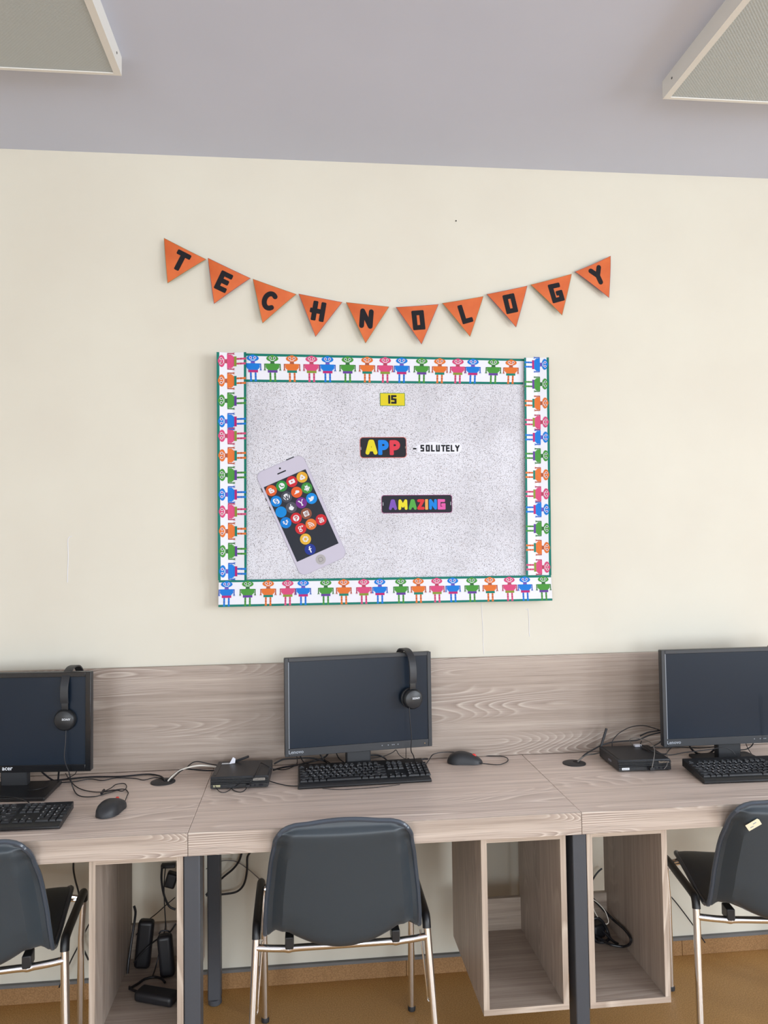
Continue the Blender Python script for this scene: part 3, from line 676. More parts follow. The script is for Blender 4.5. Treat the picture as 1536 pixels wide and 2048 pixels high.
ICON = [(368, 567, (228, 96, 40), 'b', 'orange round icon with a white rounded b'), (513, 505, (48, 152, 62), 'chat', 'green round icon with a white speech bubble'), (655, 442, (214, 40, 52), 'play', 'red round icon with a white play box, top row'),
 (797, 380, (240, 182, 56), 'tri', 'yellow round icon with a white triangle'), (580, 655, (76, 78, 90), 'w', 'grey round icon with a W'), (722, 590, (240, 100, 42), 'cloud', 'orange round icon with a white cloud'),
 (863, 530, (66, 152, 62), 'droid', 'green round icon with a white robot'), (436, 717, (0, 136, 222), 's', 'blue round icon with an S'), (787, 738, (124, 44, 142), 'y', 'purple round icon with a white Y'),
 (930, 677, (10, 146, 232), 'bird', 'blue round icon with a white bird'), (647, 803, (86, 86, 96), 'fruit', 'grey round icon with a white bitten fruit'), (503, 866, (0, 144, 226), '', 'plain blue round icon'),
 (855, 888, (146, 84, 62), 'cam', 'brown round icon with a white camera'), (714, 952, (214, 36, 48), 'p', 'red round icon with a p in a white disc'), (570, 1015, (0, 132, 222), 'box', 'blue round icon with a white open box'),
 (779, 1098, (218, 42, 48), 'g', 'red round icon with a white g and plus'), (922, 1036, (240, 126, 52), 'rss', 'orange round icon with white radio waves'), (1063, 973, (214, 38, 48), 'tube', 'red round icon with small white lettering'),
 (845, 1244, (240, 188, 60), 'shutter', 'yellow round icon with a white shutter'), (910, 1388, (32, 54, 150), 'f', 'navy round icon with a white f')]
for x, y, c, kind, lab in ICON:
    u, v = loc(x, y); col = C_(*c)
    ic = MB().prism(circ(u, v, IR*1.05, 32), f, .0013, .0019, col).build('app_icon', ph); ic['label'] = lab
    if kind:
        mb = Flat(); mb.F = (lambda a, b, h, u=u, v=v: f(u+a, v+b, h)); icon_mark(kind, mb, col)
        mb.build('icon_mark', ic, smooth=0)

# ---- pennants
PEN = [('T', [(327, 474), (412, 517), (335, 567)], 0), ('E', [(415, 514), (501, 555), (428, 608)], 1), ('C', [(505, 556), (593, 587), (525, 647)], 0), ('H', [(597, 586), (685, 603), (631, 674)], 1), ('N', [(692, 603), (779, 612), (731, 687)], 0),
       ('O', [(792, 613), (878, 607), (843, 689)], 1), ('L', [(885, 605), (968, 591), (940, 674)], 0), ('O', [(974, 587), (1056, 570), (1032, 655)], 1), ('G', [(1062, 568), (1145, 546), (1124, 631)], 0), ('Y', [(1151, 542), (1223, 510), (1218, 596)], 1)]
LPOS = [(361, 522), (447, 563), (538, 601), (635, 622), (733, 637), (837, 640), (931, 627), (1021, 607), (1113, 585), (1196, 551)]
PLAB = ['orange pennant with black letter T, leftmost of the row', 'orange pennant with black letter E', 'orange pennant with black letter C', 'orange pennant with black letter H', 'orange pennant with black letter N', 'orange pennant with black letter O between the N and the L',
        'orange pennant with black letter L', 'orange pennant with black letter O between the L and the G', 'orange pennant with black letter G', 'orange pennant with black letter Y, rightmost of the row']
for (ch, tri, edge), lp, lab in zip(PEN, LPOS, PLAB):
    A, B, Cc = [W(*q, y=-.02) for q in tri]
    cen = (A+B+Cc)/3; ex = (B-A).normalized(); ez = Vector((-ex.z, 0, ex.x))
    t = thing('pennant', lab, 'pennant', cen, 0, 'orange letter pennants above the notice board')
    L = (B-A).length
    def F(u, v, h, A=A, ex=ex, ez=ez, L=L):
        # sheet pinned at its two upper corners, bowing off the wall in the middle and tilting out at the tip
        q = A+ex*u+ez*v; s = (u/L-.5)*2; bow = .010*(1-s*s)*max(0, 1+v/.2)+.006*min(1, -v/.14)
        return Vector((q.x, -.012-bow-h, q.z))
    uc, vc = (Cc-A).dot(ex), (Cc-A).dot(ez)
    def fl(shr, h0, h1, m, mb, n=10):
        k0 = shr; vs = []; fs = []
        # triangular grid, both faces
        P = [(0+shr*1.7, -shr), (L-shr*1.7, -shr), (uc, vc+shr*2)]
        idx = {}
        for side, h in enumerate((h0, h1)):
            for i in range(n+1):
                for j in range(n+1-i):
                    a, b = i/n, j/n; c = 1-a-b; idx[side, i, j] = len(vs)
                    uu = P[0][0]*c+P[1][0]*a+P[2][0]*b; vv = P[0][1]*c+P[1][1]*a+P[2][1]*b
                    sag = -.0035*4*a*c*(1-b)       # top edge hangs a little
                    vs.append(F(uu, vv+sag, h))
        for side in (0, 1):
            for i in range(n):
                for j in range(n-i):
                    fs.append((idx[side, i, j], idx[side, i+1, j], idx[side, i, j+1]))
                    if i+j < n-1: fs.append((idx[side, i+1, j], idx[side, i+1, j+1], idx[side, i, j+1]))
        rim = [(i, 0) for i in range(n)]+[(n-j, j) for j in range(n)]+[(0, n-j) for j in range(n)]
        for (i, j), (i2, j2) in zip(rim, rim[1:]+rim[:1]): fs.append((idx[0, i, j], idx[0, i2, j2], idx[1, i2, j2], idx[1, i, j]))
        mb.add(vs, fs, m)
    mb = MB(); fl(0, 0, .0004, M['purpleedge' if edge else 'greenedge'], mb); fl(.0011, .0004, .0007, M['orangepaper'], mb); mb.build('flag', t)
    lw = W(*lp, y=-.024)-A
    mb = MB(); glyph(mb, ch, F, lw.dot(ex), lw.dot(ez), .071, .0175, M['ink'], .0007, .0016, rot=R_(6 if ch == 'L' else 0), rnd=.45, sx=.86); mb.build('letter', t)
    for q in (A, B): pass
    for s, q in ((1, A), (-1, B)):
        u = .018 if s > 0 else L-.018
        q0 = F(u, -.010, 0); MB().box((q0.x-.004, q0.y+.0035, q0.z-.004), (q0.x+.004, -.0005, q0.z+.003), M['white']).build('sticky_pad', t)

# ------------------------------------------------------------------ chairs
def make_chair(loc, rz, label):
    t = thing('stacking_chair', label, 'chair', loc, rz, 'charcoal plastic stacking chairs')
    ch = M['chrome']; K = dict(world=False)
    # profile of the shell: y forward, z up, half width
    prof = [(.318, .437, .185), (.312, .449, .200), (.285, .455, .212), (.22, .451, .215), (.13, .436, .216), (.05, .417, .217), (-.005, .406, .217), (-.040, .403, .217), (-.068, .410, .217), (-.087, .432, .216),
            (-.099, .472, .214), (-.112, .530, .210), (-.126, .595, .203), (-.140, .655, .196), (-.151, .700, .187), (-.158, .727, .183), (-.161, .744, .175), (-.157, .753, .168), (-.151, .760, .161), (-.149, .767, .149), (-.1485, .7735, .126)]
    P, rr = catmull([Vector((0, a, b)) for a, b, c in prof], 4, [c for a, b, c in prof])
    nu = 44; mb = MB(); vs = []; n = len(P)
    def lerp(x, tab):
        for (x0, y0), (x1, y1) in zip(tab, tab[1:]):
            if x <= x1: k = max(0, (x-x0)/(x1-x0)); k = k*k*(3-2*k); return y0+(y1-y0)*k
        return tab[-1][1]
    def pt(i, s):
        # the sides wrap forward round the sitter and rise a little off the seat
        p = P[i]; w = rr[i]; t_ = i/(n-1); a_ = abs(s)
        sm = lambda x, lo, hi: (lambda k: k*k*(3-2*k))(min(1, max(0, (x-lo)/(hi-lo))))
        q = .24*a_*a_+.76*sm(a_, .76, .93)
        fwd = lerp(t_, [(0, 0), (.25, 0), (.36, .030), (.45, .045), (.62, .050), (.70, .034), (.77, .020), (.84, .010), (.92, .001), (1, 0)])
        ris = lerp(t_, [(0, .002), (.20, .008), (.30, .030), (.36, .048), (.46, .046), (.54, .024), (.64, .006), (.9, 0), (1, -.003)])
        return Vector((s*w, p.y+fwd*q, p.z+ris*(min(1, a_/.70)**2-.42*sm(a_, .84, .97))+.007*(1-a_*a_)*sm(t_, .84, 1)))
    for i in range(n):
        for j in range(nu+1): vs.append(pt(i, -1+2*j/nu))
    fs = [(i*(nu+1)+j, i*(nu+1)+j+1, (i+1)*(nu+1)+j+1, (i+1)*(nu+1)+j) for i in range(n-1) for j in range(nu)]
    mb.add(vs, fs, M['shell'])
    mb.solid = False
    o = mb.build('seat_shell', t, **K); so = o.modifiers.new('thick', 'SOLIDIFY'); so.thickness = .005; so.offset = 0
    rim = [pt(i, 1) for i in range(0, n, 2)] + [pt(n-1, 1-2*j/8) for j in range(1, 8)] + [pt(i, -1) for i in range(n-1, -1, -2)] + [pt(0, -1+2*j/6) for j in range(1, 6)]
    rim.append(rim[0]); 
    MB().tube(rim, .0066, M['shellrim'], 8, 2, cap=False).build('rim', o, **K)
    for s in (-1, 1):
        # each side: bent tube, rear leg - top rail - front leg
        l = MB().tube([(s*.262, -.07, .008), (s*.2435, -.004, .405), (s*.2425, 0, .425)], .0108, ch, 14, 0); lo = l.build('leg', t, **K); lo['label'] = 'chrome rear leg'
        MB().lathe([(.0122, 0), (.0128, .008), (.0115, .014)], M['satin'], Matrix.Translation((s*.2625, -.0705, 0)), 16).build('foot_cap', lo, **K)
        MB().tube([(s*.254, -.036, .216), (s*.244, -.025, .216), (s*.240, -.018, .223), (s*.238, -.012, .26), (s*.228, .03, .39)], .0030, ch, 8, 3).build('linking_hook', lo, **K)
        l = MB().tube([(s*.243, .305, .415), (s*.237, .300, .3), (s*.2355, .30, .008)], .0108, ch, 14, 0); lo = l.build('leg', t, **K); lo['label'] = 'chrome front leg'
        MB().lathe([(.0122, 0), (.0128, .008), (.0115, .014)], M['satin'], Matrix.Translation((s*.2355, .30, 0)), 16).build('foot_cap', lo, **K)
        MB().tube([(s*.2428, -.003, .41), (s*.2424, .006, .434), (s*.2425, .03, .4415), (s*.244, .15, .4425), (s*.245, .27, .4425), (s*.2445, .298, .435), (s*.2432, .305, .41)], .0122, M['blackplastic'], 14, 5).build('rail_sleeve', t, **K)
        MB().tube([(s*.243, .285, .428), (s*.225, .285, .430), (s*.19, .283, .440)], .008, ch, 10, 3).build('seat_stub', t, **K)
        MB().box((s*.15-.012, -.026, .385), (s*.15+.012, .02, .420), M['blackplastic']).build('bracket', t, bevel=.003, **K)
    cb = [(-.240, -.008, .389), (-.20, -.013, .387), (-.165, -.016, .386), (-.15, -.016, .3835), (-.13, -.016, .386), (0, -.016, .386), (.13, -.016, .386), (.15, -.016, .3835), (.165, -.016, .386), (.20, -.013, .387), (.240, -.008, .389)]
    MB().tube(cb, .0098, ch, 12, 4).build('crossbar', t, **K)
    MB().tube([(-.238, .285, .405), (-.19, .285, .428), (.19, .285, .428), (.238, .285, .405)], .008, ch, 10, 4).build('front_bar', t, **K)
    return t
c0 = make_chair((.1, -.505, 0), 0, 'charcoal plastic chair with chrome legs at the middle desk')
copy_thing(c0, (-.905, -.528, 0), R_(6.5), 'charcoal plastic chair with chrome legs at the left desk, cut off by the photo edge')
c2 = copy_thing(c0, (1.402, -.540, 0), R_(-9.5), 'charcoal plastic chair with a cream sticker on its back, at the right desk')
mb = MB()
p0 = Vector((-.131, -.1600, .716)); eu_ = Vector((.82, -.14, .55)).normalized(); en_ = Vector((-.12, -1, -.24)).normalized(); f = plane_map(p0, eu_, en_.cross(eu_).normalized()*-1, en_)
mb.prism([(-.020, -.010), (.018, -.0105), (.021, -.005), (.020, .010), (-.020, .010)], f, 0, .0006, M['cream'])
for j, (a, b) in enumerate(((-.012, -.002), (.0, .010))): mb.prism([(a, .002-.006*j), (b, .002-.006*j), (b, .0045-.006*j), (a, .0045-.006*j)], f, .0006, .0008, M['greyprint'])
st = mb.build('sticker', None); 
st.location = st.location; st.parent = c2; st['label'] = 'small cream paper sticker'

# ------------------------------------------------------------------ monitors
def monitor(loc, rz, w, h, label, brand, z0, z1, style, head=True):
    """local frame: origin on the desk below the neck, -y towards the viewer, front face at y = -.05"""
    t = thing('monitor', label, 'monitor', loc, rz, 'black computer monitors')
    K = dict(world=False); yf = -.05; a = w/2
    f = plane_map((0, yf, z0), (1, 0, 0), (0, 0, 1), (0, -1, 0))
    side, topb, chin = (.013, .0125, .026) if style == 'flat' else (.017, .0155, .022)
    c = MB(); M_ = M['bezel']
    # back housing with a slimmer rim
    c.box((-a, yf, z0), (a, yf+.022, z1), M_); c.box((-a+.06, yf+.022, z0+.05), (a-.06, yf+.043, z1-.05), M_)
    c.build('housing', t, bevel=.003, **K)
    z = z1-z0; g = .002
    b = MB()
    for lo, hi in (((-a, 0), (-a+side, z)), ((a-side, 0), (a, z)), ((-a+side, 0), (a-side, chin)), ((-a+side, z-topb), (a-side, z))):
        b.prism([(lo[0], lo[1]), (hi[0], lo[1]), (hi[0], hi[1]), (lo[0], hi[1])], f, -.001, .004, M['bezelgloss'] if style == 'gloss' else M['bezel'])
    b.build('bezel', t, bevel=.0012, **K)
    sc = MB().box((-a+side-.001, yf-.0010, z0+chin-.001), (a-side+.001, yf+.003, z1-topb+.001), M['screen']).build('screen', t, **K); sc['label'] = 'dark switched off screen'
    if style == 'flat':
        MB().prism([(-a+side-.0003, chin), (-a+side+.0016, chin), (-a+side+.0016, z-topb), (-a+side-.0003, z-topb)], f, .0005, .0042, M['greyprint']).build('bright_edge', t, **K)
    mb = Flat(); text(mb, brand, f, -a+(.036 if style == 'flat' else .247), chin*.36, .0165 if style == 'flat' else .019, M['greyprint'] if style == 'flat' else M['whiteprint'], .0044, 1.0, .00035); mb.build('logo', t, smooth=0, **K)
    if style == 'flat':
        mb = MB()
        for x in (.075, .096, .110, .116, .130): mb.prism(rrect(x-.0015, .0135, x+.0015, .0165, .0008, 2), f, .004, .0043, M['greyprint'])
        mb.build('button_marks', t, **K)
        MB().prism(circ(a-.026, .012, .0014, 10), f, .004, .0043, C_(240, 190, 120)).build('power_light', t, **K)
    n = MB(); n.box((-.042, -.026, .004), (.042, .002, .30), M['satin']); n.build('stand_neck', t, bevel=.004, **K)
    if style == 'flat':
        n = MB().prism(rrect(-.110, -.100, .110, .058, .012), plane_map((0, .0, .0), (1, 0, 0), (0, 1, 0), (0, 0, 1)), .0, .008, M['satin'])
    else:
        n = MB().prism([(-.150, -.150), (.150, -.150), (.135, .02), (-.135, .02)], plane_map((0, .0, .0), (1, 0, 0), (0, 1, 0), (0, 0, 1)), .0, .012, M['blackplastic'])
    n.build('stand_base', t, bevel=.003, **K)
    return t
monL = monitor((-.925, -.125, ZT+.0005), R_(-5), .508, .31, 'left monitor with a white logo, cut off by the left photo edge', 'acer', .060, .372, 'gloss')
monM = monitor((.175, -.105, ZT+.0005), R_(7), .500, .32, 'middle monitor with headphones hanging on its right side', 'Lenovo', .074, .394, 'flat')
monR = monitor((1.456, -.176, ZT+.0005), 0, .500, .325, 'right monitor cut off by the right photo edge', 'Lenovo', .065, .390, 'flat')

# ------------------------------------------------------------------ headphones
def headphones(loc, rz, label, cable, cablabel='cable'):
    """local frame: origin under the band's crown; front cup hangs at -y in front of the screen, z = 0 at the crown"""
    t = thing('headphones', label, 'headphones', loc, rz, 'black headphones hung over monitors')
    K = dict(world=False)
    def band(P, w0, th, m):
        P, _ = catmull([Vector(p) for p in P], 6); mb = MB(); vs = []
        for i, p in enumerate(P):
            d = (P[min(i+1, len(P)-1)]-P[max(i-1, 0)]).normalized(); nr = Vector((0, -d.z, d.y))
            for x, q in ((-w0, -th), (w0, -th), (w0, th), (-w0, th)): vs.append(p+Vector((x, 0, 0))+nr*q)
        fs = [(i*4+k, i*4+(k+1) % 4, i*4+4+(k+1) % 4, i*4+4+k) for i in range(len(P)-1) for k in range(4)] + [(3, 2, 1, 0), tuple(len(vs)-4+k for k in range(4))]
        mb.add(vs, fs, m); return mb
    arcp = [(0, -.062, -.105), (0, -.066, -.085), (0, -.064, -.05), (0, -.048, -.018), (0, -.02, -.003), (0, .01, 0), (0, .04, -.006), (0, .066, -.028), (0, .078, -.06), (0, .080, -.105)]
    band(arcp, .0125, .0026, M['satin']).build('headband', t, bevel=.001, **K)
    for s, y in ((-1, -.056), (1, .072)):
        yy = y; 
        band([(0, yy-.004 if s < 0 else yy+.006, -.09), (0, yy-.004 if s < 0 else yy+.006, -.115), (0, yy-.002, -.132)], .0105, .003, M['blackplastic']).build('slider', t, bevel=.001, **K)
        xf = Matrix.Translation((0, yy, -.158)) @ Matrix.Rotation(R_(90), 4, 'X')
        if s > 0: xf = Matrix.Translation((0, yy, -.158)) @ Matrix.Rotation(R_(-90), 4, 'X')
        c = MB().lathe([(.022, -.012), (.033, -.008), (.0345, .002), (.033, .008), (.0295, .0135), (.028, .0145), (.001, .0145)], M['blackplastic'], xf, 36).build('ear_cup', t, **K)
        MB().lathe([(.030, -.026), (.0345, -.022), (.0345, -.014), (.031, -.0105)], M['satin'], xf, 32).build('ear_pad', c, **K)
        if s < 0:
            ff = plane_map((0, yy-.0146, -.158), (1, 0, 0), (0, 0, 1), (0, -1, 0))
            mb = Flat(); text(mb, 'SONY', ff, .008, .0005, .0088, M['whiteprint'], .0003, 1.15, .0002); mb.build('logo', c, smooth=0, **K)
    inv = root_mat(t).inverted()
    MB().tube(cable, .0017, M['cable'], 8, 6).build('cable', t)
    return t
def hang(px, zc, yy, rz, label, cable, dy): 
    return headphones((px, yy, zc), rz, label, cable)
headphones((.344, -.118, 1.154), R_(14), 'black headphones hung over the middle monitor', pts((818, 1405, 'y', -.186), (820, 1440, 'y', -.188), (823, 1475, 'y', -.186), (822, 1500, 'y', -.18), (827, 1512, 'y', -.16), (828, 1522, 'y', -.125), (815, 1516, 'z', .754)))
headphones((-.750, -.142, 1.132), R_(-5), 'black headphones hung over the left monitor', pts((132, 1458, 'y', -.205), (131, 1485, 'y', -.21), (129, 1518, 'y', -.215), (138, 1545, 'y', -.21), (147, 1578, 'z', .757), (160, 1592, 'z', .755), (190, 1593, 'z', .754), (215, 1586, 'z', .754), (243, 1578, 'z', .7535)))
headphones((1.672, -.190, 1.150), R_(6), 'black headphones at the right photo edge on the right monitor', pts((1545, 1392, 'y', -.262), (1550, 1440, 'y', -.264), (1552, 1500, 'y', -.262), (1560, 1530, 'y', -.25), (1580, 1536, 'z', .754)))

# ------------------------------------------------------------------ keyboards
_keymesh = {}
def key_mesh(w, d, legend):
    k = (round(w, 4), round(d, 4), legend)
    if k in _keymesh: return _keymesh[k]
    mb = MB(); a, b = w/2, d/2; c = .0022; h = .0055
    mb.add([(-a, -b, 0), (a, -b, 0), (a, b, 0), (-a, b, 0), (-a+c, -b+c*.7, h), (a-c, -b+c*.7, h), (a-c, b-c*1.1, h), (-a+c, b-c*1.1, h)], [(4, 5, 6, 7), (0, 1, 5, 4), (1, 2, 6, 5), (2, 3, 7, 6), (3, 0, 4, 7)], M['key'])
    if legend:
        vs, fs = text_polys(legend, .0084 if len(legend) == 1 else .0046)
        x0 = -a+c+.0030 if len(legend) == 1 else 0
        mb.add([(x0+p[0]*1.2, p[1]+.0005, h+.0002) for p in vs], fs, M['whiteprint'])
        if len(legend) == 1 and legend.isalpha(): mb.add([(x+.0028, y-.0030, h+.0002) for x, y in ((-.0016, -.0007), (.0016, -.0007), (.0016, .0007), (-.0016, .0007))], [(0, 1, 2, 3)], M['greyprint'])
    me = bpy.data.meshes.new('key'); me.from_pydata([tuple(p) for p in mb.v], [], mb.f)
    for m in mb.mats: me.materials.append(m)
    for i, p in enumerate(me.polygons): p.material_index = mb.m[i]
    me.update(); _keymesh[k] = me; return me
def keyboard(loc, rz, label, cable, w=.430, d=.150, raise_=.024):
    t = thing('keyboard', label, 'keyboard', loc, rz, 'black wired keyboards'); K = dict(world=False)
    def zt(y): return .013+(y+d/2)/d*raise_          # height of the deck
    mb = MB(); a = w/2; y0, y1 = -d/2, d/2
    vs = []
    for x in (-a, a):
        xx = x; i = .006 if x > 0 else -.006
        vs += [(xx, y0+.004, .0005), (xx-i*.4, y0, .006), (xx-i*.3, y0+.004, zt(y0)-.002), (xx-i, y0+.022, zt(y0+.022)), (xx-i, y1, zt(y1)), (xx-i, y1, .004+raise_*.35)]
    n = 6; fs = [tuple(range(n-1, -1, -1)), tuple(range(n, 2*n))]+[(i, (i+1) % n, n+(i+1) % n, n+i) for i in range(n)]
    mb.add(vs, fs, M['blackplastic']); mb.build('case', t, bevel=.002, **K)
    for s in (-1, 1): MB().box((s*.17-.012, y1-.022, 0), (s*.17+.012, y1-.012, .012+raise_*.4), M['satin']).build('foot', t, **K)
    u = .0187; gap = .0014; rows = []
    x0 = -a+.0085; yb = y0+.030
    # main block, bottom row first; (legend, width in units)
    R0 = [('Ctrl', 1.3), ('Fn', 1), ('Win', 1), ('Alt', 1.2), ('', 6), ('Alt', 1.2), ('Win', 1), ('', 1), ('Ctrl', 1.3)]
    R1 = [('Shift', 2.25)]+[(c, 1) for c in 'ZXCVBNM,./']+[('Shift', 2.75)]
    R2 = [('Caps', 1.75)]+[(c, 1) for c in "ASDFGHJKL;'"]+[('Enter', 2.25)]
    R3 = [('Tab', 1.5)]+[(c, 1) for c in 'QWERTYUIOP[]']+[('\\', 1.5)]
    R4 = [('`', 1)]+[(c, 1) for c in '1234567890-=']+[('Back', 2)]
    R5 = [('Esc', 1), None, ]+[('F%d' % i, 1) for i in range(1, 5)]+[.33]+[('F%d' % i, 1) for i in range(5, 9)]+[.33]+[('F%d' % i, 1) for i in range(9, 13)]
    def put(x, yrow, wd, leg, dh=u):
        me = key_mesh(wd*u-gap, dh-gap, leg); o = bpy.data.objects.new('key', me); COL.objects.link(o); o.parent = t
        y = yrow; o.location = (x+wd*u/2, y, zt(y)-.0008); o.rotation_euler = (math.atan2(raise_, d), 0, 0)
    for r, row in enumerate((R0, R1, R2, R3, R4)):
        x = x0
        for lg, wd in row: put(x, yb+r*u*.98, wd, lg); x += wd*u
    y5 = yb+5*u*.98+.0015; x = x0
    for e in R5:
        if e is None: x += .95*u*.7; continue
        if isinstance(e, float): x += e*u; continue
        put(x, y5, .98, e[0], u*.72); x += .98*u
    xn = x0+15*u+.0055
    for i, lg in enumerate(('Prt', 'Scr', 'Brk')): put(xn+i*u, y5, 1, lg, u*.72)
    for i, lg in enumerate(('Ins', 'Home', 'PgUp')): put(xn+i*u, yb+4*u*.98, 1, lg)
    for i, lg in enumerate(('Del', 'End', 'PgDn')): put(xn+i*u, yb+3*u*.98, 1, lg)
    put(xn+u, yb+u*.98, 1, '^')
    for i, lg in enumerate(('<', 'v', '>')): put(xn+i*u, yb, 1, lg)
    xp = xn+3*u+.0055
    for i, lg in enumerate(('Num', '/', '*', '-')): put(xp+i*u, yb+4*u*.98, 1, lg)
    for i, lg in enumerate('789'): put(xp+i*u, yb+3*u*.98, 1, lg)
    for i, lg in enumerate('456'): put(xp+i*u, yb+2*u*.98, 1, lg)
    for i, lg in enumerate('123'): put(xp+i*u, yb+1*u*.98, 1, lg)
    put(xp, yb, 2, '0'); put(xp+2*u, yb, 1, '.')
    put(xp+3*u, yb+2.5*u*.98, 1, '+', 2*u*.98); put(xp+3*u, yb+.5*u*.98, 1, 'Ent', 2*u*.98)
    if cable: MB().tube(cable, .0017, M['cable'], 8, 6).build('cable', t)
    return t
keyboard((.186, -.212, ZT+.0003), R_(2.0), 'black keyboard in front of the middle monitor', pts((601, 1572, 'z', .756), (585, 1572, 'z', .7535), (568, 1570, 'z', .7535), (548, 1565, 'z', .756), (531, 1559, 'z', .765)))
keyboard((-.882, -.460, ZT+.0003), R_(-1.0), 'black keyboard at the left photo edge on the left desk', pts((62, 1613, 'z', .768), (55, 1603, 'z', .766), (35, 1596, 'z', .764), (0, 1592, 'z', .764), (-40, 1585, 'z', .763)), .430, .140, .018)
keyboard((1.455, -.355, ZT+.0003), R_(-1.5), 'black keyboard in front of the right monitor', pts((1470, 1509, 'y', -.275), (1462, 1500, 'y', -.27), (1445, 1495, 'y', -.265), (1420, 1499, 'y', -.25), (1370, 1505, 'y', -.22), (1335, 1510, 'y', -.2), (1300, 1500, 'z', .795), (1285, 1490, 'z', .795)), .430, .160, .024)

# ------------------------------------------------------------------ mice
def mouse(loc, rz, label, cable):
    t = thing('computer_mouse', label, 'mouse', loc, rz, 'black wired mice'); K = dict(world=False)
    L, Wd, H = .062, .033, .038
    def surf(nu=18, nv=9):
        vs = []; 
        for i in range(nu+1):
            v = math.sin(PI/2*(-1+2*i/nu))                  # -1 tail, 1 nose
            w = Wd*(max(0, 1-abs(v)**2.8))**.5*(1-.10*v)*(1-.10*math.exp(-((v-.1)/.4)**2))
            h = H*max(0, (1-((v+.22)/1.22)**2 if v > -.22 else 1-((v+.22)/.78)**2))**.5*(1-.22*max(0, v))
            for j in range(nv+1):
                a = PI*j/nv; c = math.cos(a); s = math.sin(a)
                vs.append((w*(abs(c)**.7)*(1 if c > 0 else -1), v*L, .001+h*(s**.75 if s > 0 else 0)))
        fs = [(i*(nv+1)+j, i*(nv+1)+j+1, (i+1)*(nv+1)+j+1, (i+1)*(nv+1)+j) for i in range(nu) for j in range(nv)]
        fs += [tuple([i*(nv+1) for i in range(nu+1)]+[i*(nv+1)+nv for i in range(nu, -1, -1)])]
        return vs, fs
    vs, fs = surf(); MB().add(vs, fs, M['satin']).build('body', t, smooth=50, **K)
    xf = Matrix.Translation((0, .032, .0245)) @ Matrix.Rotation(R_(90), 4, 'Y')
    MB().lathe([(.006, -.0035), (.0078, -.002), (.0078, .002), (.006, .0035)], M['red'], xf, 18).build('scroll_wheel', t, **K)['label'] = 'red scroll wheel'
    MB().box((-.0006, .008, .0300), (.0006, .056, .0312), M['ink'], Matrix.Rotation(R_(0), 4, 'X')) 
    MB().tube(cable, .0016, M['cable'], 8, 6).build('cable', t)
    return t
mouse((-.561, -.408, ZT+.0003), R_(-14), 'black mouse on the left desk, viewed from behind', pts((250, 1602, 'z', .766), (254, 1592, 'z', .756), (256, 1584, 'z', .7535), (244, 1578, 'z', .7535), (205, 1584, 'z', .755), (175, 1582, 'z', .754), (152, 1573, 'z', .754), (136, 1555, 'z', .756), (128, 1540, 'z', .76), (120, 1530, 'y', -.08), (130, 1518, 'y', -.08)))
mouse((.551, -.083, ZT+.0003), R_(-104), 'black mouse with a red wheel on the right end of the middle desk', pts((952, 1525, 'z', .758), (975, 1528, 'z', .7535), (1000, 1529, 'z', .7535), (1016, 1521, 'z', .7535), (1006, 1513, 'z', .7535), (960, 1511, 'z', .7535), (930, 1506, 'y', -.03), (895, 1504, 'y', -.04), (868, 1508, 'y', -.06), (858, 1520, 'z', .756), (850, 1531, 'z', .7535)))
tie = MB().tube(pts((203, 1587, 'z', .757), (208, 1580, 'z', .758)), .004, M['cable'], 10, 0).build('cable_tie'); tag(tie, 'black tie bundling the mouse cable on the left desk', 'cable tie')
o = MB().tube(pts((208, 1583, 'z', .757), (222, 1576, 'z', .756), (232, 1569, 'z', .7545), (248, 1567, 'z', .7545), (253, 1574, 'z', .756), (245, 1582, 'z', .7575), (228, 1580, 'z', .758), (206, 1584, 'z', .757)), .0016, M['cable'], 8, 6).build('cable_loop'); tag(o, 'small loop of black cable folded beside the left mouse', 'cable')

# ------------------------------------------------------------------ small computers
def mini_pc(loc, rz, w, d, h, label, stickers, antenna):
    t = thing('mini_computer', label, 'computer', loc, rz, 'small flat black computers'); K = dict(world=False); a, b = w/2, d/2
    MB().box((-a, -b+.006, .003), (a, b, h), M['bezel']).build('case', t, bevel=.003, **K)
    fr = MB()
    fr.box((-a+.001, -b, .0035), (a-.001, -b+.0055, .016), M['blackplastic'])
    for i in range(4): z = .0172+i*(h-.0195)/4; fr.box((-a+.001, -b+(.001 if i % 2 else 0), z), (a-.001, -b+.0055, z+(h-.0195)/4-.0012), M['blackplastic'])
    fr.build('front_grille', t, bevel=.0006, **K)
    MB().box((-a+.008, -b+.02, h), (-a+.016, b-.01, h+.0012), M['blackplastic']).build('lid_rib', t, **K)
    f = plane_map((0, -b, 0), (1, 0, 0), (0, 0, 1), (0, -1, 0))
    MB().prism(rrect(a-.030, .008, a-.016, .0135, .001), f, .0, .001, M['ink']).prism(circ(a-.042, .0105, .003, 12), f, 0, .001, M['ink']).prism(rrect(a-.066, .0085, a-.054, .0125, .001), f, 0, .001, M['ink']).build('ports', t, **K)
    for (x, z, sw, sh, lab, txt, c) in stickers:
        mb = MB().prism([(x-sw/2, z-sh/2), (x+sw/2, z-sh/2), (x+sw/2, z+sh/2), (x-sw/2, z+sh/2)], f, .0002, .0008, c)
        if txt: text(mb, txt, f, x, z-sh*.25, sh*.95, M['ink'] if c != M['blackplastic'] else C_(205, 180, 150), .0010, .9)
        o = mb.build('badge', t, **K); o['label'] = lab
    for s in (-1, 1): MB().box((s*(a-.03)-.01, -b+.02, 0), (s*(a-.03)+.01, b-.02, .003), M['satin']).build('foot', t, **K)
    if antenna: MB().tube(antenna, .0042, M['satin'], 10, 0).build('antenna', t)
    return t
